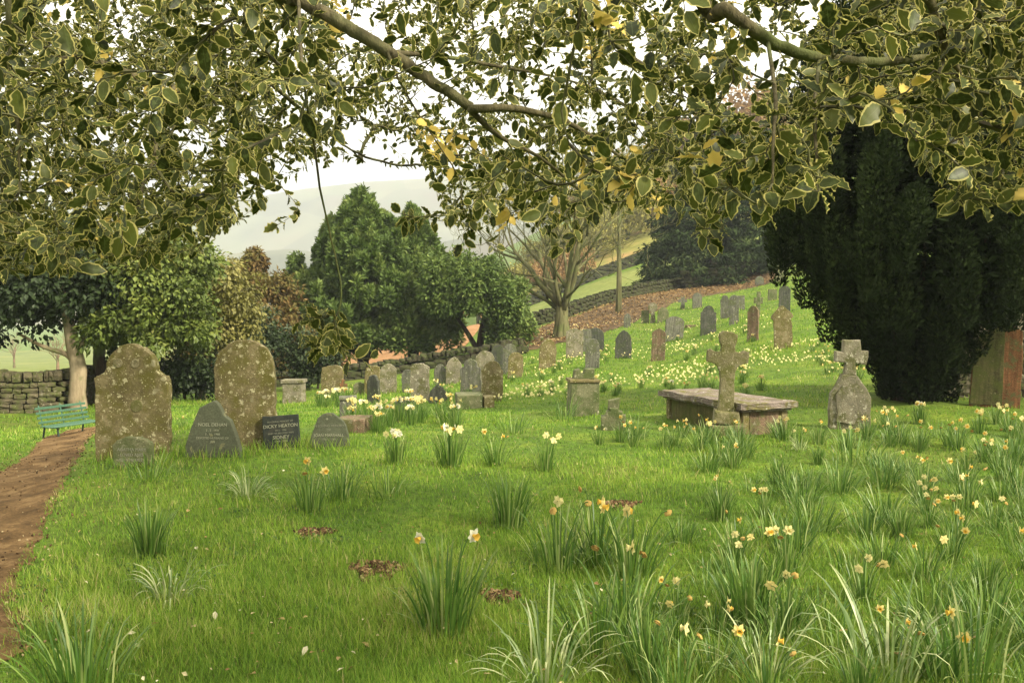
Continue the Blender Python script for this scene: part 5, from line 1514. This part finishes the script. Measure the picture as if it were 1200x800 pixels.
# loose distant blossoms, beyond counting
k = 2600
px = R.uniform(585, 1000, k); py = R.uniform(375, 475, k)
pos = np.array([hit(a, b_, 8, 80) for a, b_ in zip(px[:900], py[:900])])
pos = pos[(pos[:, 1] < 45) & (vnoise(pos[:, 0] * 1.6, pos[:, 1] * 1.6, 8) > .12)]
reps = np.repeat(pos, 3, 0) + np.concatenate([R.normal(0, .25, (len(pos) * 3, 2)), np.zeros((len(pos) * 3, 1))], 1)
reps[:, 2] = gz(reps[:, 0], reps[:, 1]) + R.uniform(.10, .22, len(reps))
ST = (np.array([[0,0,0],[1,.3,0],[.3,1,0],[-.3,1,0],[-1,.3,0],[-.8,-.6,0],[0,-1,0],[.8,-.6,0],[0,0,.5]], float), [np.array([[8,1,2],[8,2,3],[8,3,4],[8,4,5],[8,5,6],[8,6,7],[8,7,1]])])
Mx = frames(np.stack([R.normal(0,1,len(reps)), R.normal(0,.3,len(reps)), np.full(len(reps), .1)], -1), np.tile([0, -1., .4], (len(reps), 1)))
VF = scatter(ST[0], ST[1], reps, Mx, R.uniform(.015, .027, len(reps)))
me = npmesh('blossoms', VF[0], VF[1])
# stems under the blossoms
sv = []
for p_ in reps: sv.append(([p_[0], p_[1], p_[2] - .24]))
SB = scatter(BL[0], BL[1], np.array(sv), np.tile(np.eye(3), (len(sv), 1, 1)), np.tile([.02, .012, .26], (len(sv), 1)), {'tip': TIPA * .3}, {'rnd': R.random(len(sv))})
o = link('distant_daffodils', me, M['petal_pale']); tag(o, 'loose pale blossoms dotted over the far slope', 'daffodils', kind='stuff')
link('stems', npmesh('stems', *SB), M['daff_leaf'], o)

# ------------------------------------------------------------------ earth patches and fallen leaves
M['crumbs'] = leaf_mat('earth_crumbs', [(0, (.035,.022,.012)), (.5, (.10,.06,.03)), (.8, (.22,.14,.07)), (1, (.40,.32,.18))], .9, .05, 0)
for (ex, ey), lab, s in zip(EARTH[:4], ['reddish bare earth patch left of the two flowered clump', 'small crumbly earth patch below the low domed slate stone', 'brown molehill among the daffodils in mid lawn', 'thin brown scrape at the foot of the two flowered clump'], [.17, .13, .16, .10]):
    n = 260
    a = R.uniform(0, 6.28, n); rr_ = s * np.sqrt(R.random(n)) * (1 + .3 * np.sin(a * 3))
    x, y = ex + np.cos(a) * rr_, ey + np.sin(a) * rr_
    pos = np.stack([x - ex, y - ey, gz(x, y) - g1(ex, ey) + .012 * (1 - rr_ / s)], -1)
    V, F, A = scatter(ROCKV * np.array([1, .7, .6]), [ROCKF], pos, rot_rand(n), R.uniform(.008, .034, n), None, {'rnd': R.random(n) ** 1.2 * .95})
    tag(link('earth_patch', npmesh('earth_patch', V, F, A), M['crumbs'], loc=(ex, ey, g1(ex, ey))), lab, 'bare earth')
FL = [(355,776,'pale yellow leaf lying at the bottom left of the lawn'),(300,797,'curled tan leaf at the bottom edge'),(186,737,'tan leaf below the splayed pale clump'),(252,735,'pinkish petal pair left of the large white flowered clump'),(253,744,None),
      (325,733,'white petal in the left lawn'),(282,723,None),(355,732,None),(424,761,'small cream petal below the earth patch'),(411,771,None),(396,782,'pale crumpled leaf at the lower centre left'),(222,602,'withered orange head on the grass near the upright dark clump'),
      (231,650,'yellow faded petal below the upright dark clump'),(330,628,None),(264,620,None),(103,690,None),(95,626,None),(118,575,None),(130,572,None),(250,560,None),(700,560,None),(560,600,None),(1010,610,None),(60,655,None)]
V0 = np.array([[0,0,0],[.5,.28,.12],[1,0,.0],[.5,-.28,.12]], float) ; F0 = np.array([[0,1,2],[0,2,3]])
for k, (px, py, lab) in enumerate(FL):
    q = hit(px, py); s = .05 * (1 if lab else .6)
    V = np.array([[0,0,0],[.3,.22,.15],[.3,-.2,.18],[.65,.25,.2],[.65,-.22,.14],[1,0,.05],[.35,0,.02],[.65,0,.03]]) * s
    F = [np.array([[0,6,1],[0,2,6],[3,7,5],[4,5,7]]), np.array([[6,7,3,1],[6,2,4,7]])]
    o = link('fallen_leaf', npmesh('fallen_leaf', V, F), M['dead_leaf' if k % 3 else 'dead_white'], loc=q + np.array([0, 0, .03]), rot=(R.normal(0, .3), R.normal(0, .3), R.uniform(0, 6.28)))
    tag(o, lab or 'tiny pale fallen petal caught in the lawn', 'fallen leaf', 'fallen leaves and petals on the lawn')
# clover and moss in patches between the blades
n = 26000
x, y = grass(n, 3.2, 15, -34, 40, 0)
pz = vnoise(x * 1.3, y * 1.3, 17); k_ = (~on_path(x, y, .05)) & (pz > .12); x, y = x[k_], y[k_]; n = len(x)
V, F, A = scatter(LEAF4[0] * [1, 1.5, 1], LEAF4[1], np.stack([x, y, gz(x, y) + R.uniform(.012, .045, n)], -1), frames(R.normal(0, 1, (n, 3)) * [1, 1, .3], np.tile([0, 0, 1.], (n, 1)) + R.normal(0, .35, (n, 3))), R.uniform(.012, .026, n), None, {'rnd': R.random(n)})
M['clover'] = leaf_mat('clover_leaves', [(0, (.03,.075,.015)), (.7, (.07,.14,.025)), (1, (.14,.2,.05))], .6, .2, .25)
tag(link('clover', npmesh('clover', V, F, A), M['clover']), 'patches of clover and moss in the lawn', 'ground cover', kind='stuff')
# scraps of dead leaf and petal all over the near lawn
n = 900
x, y = grass(n, 3.2, 16, -34, 34, 0)
k_ = ~on_path(x, y, 0); x, y = x[k_], y[k_]; n = len(x)
TV = np.array([[0,0,0],[.45,.3,.15],[1,0,0],[.5,-.3,.12]]); 
V, F, A = scatter(TV, [np.array([[0,1,2],[0,2,3]])], np.stack([x, y, gz(x, y) + R.uniform(.025, .055, n)], -1), frames(R.normal(0, 1, (n, 3)) * [1, 1, .25], np.tile([0, 0, 1.], (n, 1)) + R.normal(0, .4, (n, 3))), R.uniform(.010, .034, n) * np.where(R.random(n) < .2, 1.3, .8), None, {'rnd': R.random(n)})
M['scraps'] = leaf_mat('leaf_scraps', [(0, (.12,.07,.03)), (.5, (.28,.19,.08)), (.8, (.45,.38,.2)), (1, (.6,.57,.42))], .8, .1, 0)
tag(link('leaf_scraps', npmesh('leaf_scraps', V, F, A), M['scraps']), 'scraps of dead leaves and petals in the grass', 'leaf litter', kind='stuff')
# dead leaves and sticks on the bank under the bare trees
n = 9000
t = R.random(n); a_ = np.interp(t, np.linspace(0, 1, 7), [-2.3, .3, 3.5, 7.1, 10, 14.5, 18.5]); 
px = 560 + 345 * t; dn = np.interp(px, [560, 660, 770, 905], [34.5, 37.5, 47.5, 57.5]); df = np.interp(px, [560, 650, 780, 905], [43, 50, 60, 67])
d = dn + (df - dn) * R.random(n); x, y = (px - 600) / 1000 * d, d
V, F, A = scatter(TV, [np.array([[0,1,2],[0,2,3]])], np.stack([x, y, gz(x, y) + R.uniform(.05, .12, n)], -1), frames(R.normal(0, 1, (n, 3)) * [1, 1, .35], np.tile([0, -.3, 1.], (n, 1)) + R.normal(0, .5, (n, 3))), R.uniform(.06, .17, n), None, {'rnd': R.random(n) ** 2 * .62})
tag(link('dead_leaves', npmesh('dead_leaves', V, F, A), M['scraps']), 'dead brown leaves strewn over the bank under the bare trees', 'leaf litter', kind='stuff')
# loose stones and leaf scraps along the path edges
n = 1500
t = R.random(n); side = R.random(n) < .5
idx = (t * 119).astype(int)
u_ = np.where(R.random(n) < .45, R.random(n), side * 1.0)[:, None]; base_ = pA[idx] * u_ + pB[idx] * (1 - u_); x, y = base_[:, 0] + R.normal(0, .09, n), base_[:, 1] + R.normal(0, .09, n)
V, F, A = scatter(ROCKV * np.array([1, .7, .5]), [ROCKF], np.stack([x, y, gz(x, y) + .016], -1), rot_rand(n), R.uniform(.005, .02, n), None, {'rnd': R.random(n)})
tag(link('gravel', npmesh('gravel', V, F, A), M['crumbs']), 'crumbs of stone and leaf scraps along the path edge', 'gravel', kind='stuff')

# ------------------------------------------------------------------ a label of its own for every member of a look-alike group
by = {}
for o in [o for o in COL.objects if o.parent is None and o.get('label') and o.get('category') in ('daffodils', 'fallen leaf')]:
    by.setdefault(o['label'], []).append(o)
def ordn(k):
    return {1: 'leftmost', 2: 'second from left', 3: 'third from left'}.get(k, '%d%s from left' % (k, {1: 'st', 2: 'nd', 3: 'rd'}.get(k % 10 if k not in (11, 12, 13) else 0, 'th')))
for lab, os_ in by.items():
    if len(os_) < 2: continue
    os_.sort(key=lambda o: o.location.x / max(.1, o.location.y))
    for k, o in enumerate(os_):
        if not o.get('group'): o['group'] = lab
        o['label'] = lab + ', ' + ordn(k + 1)
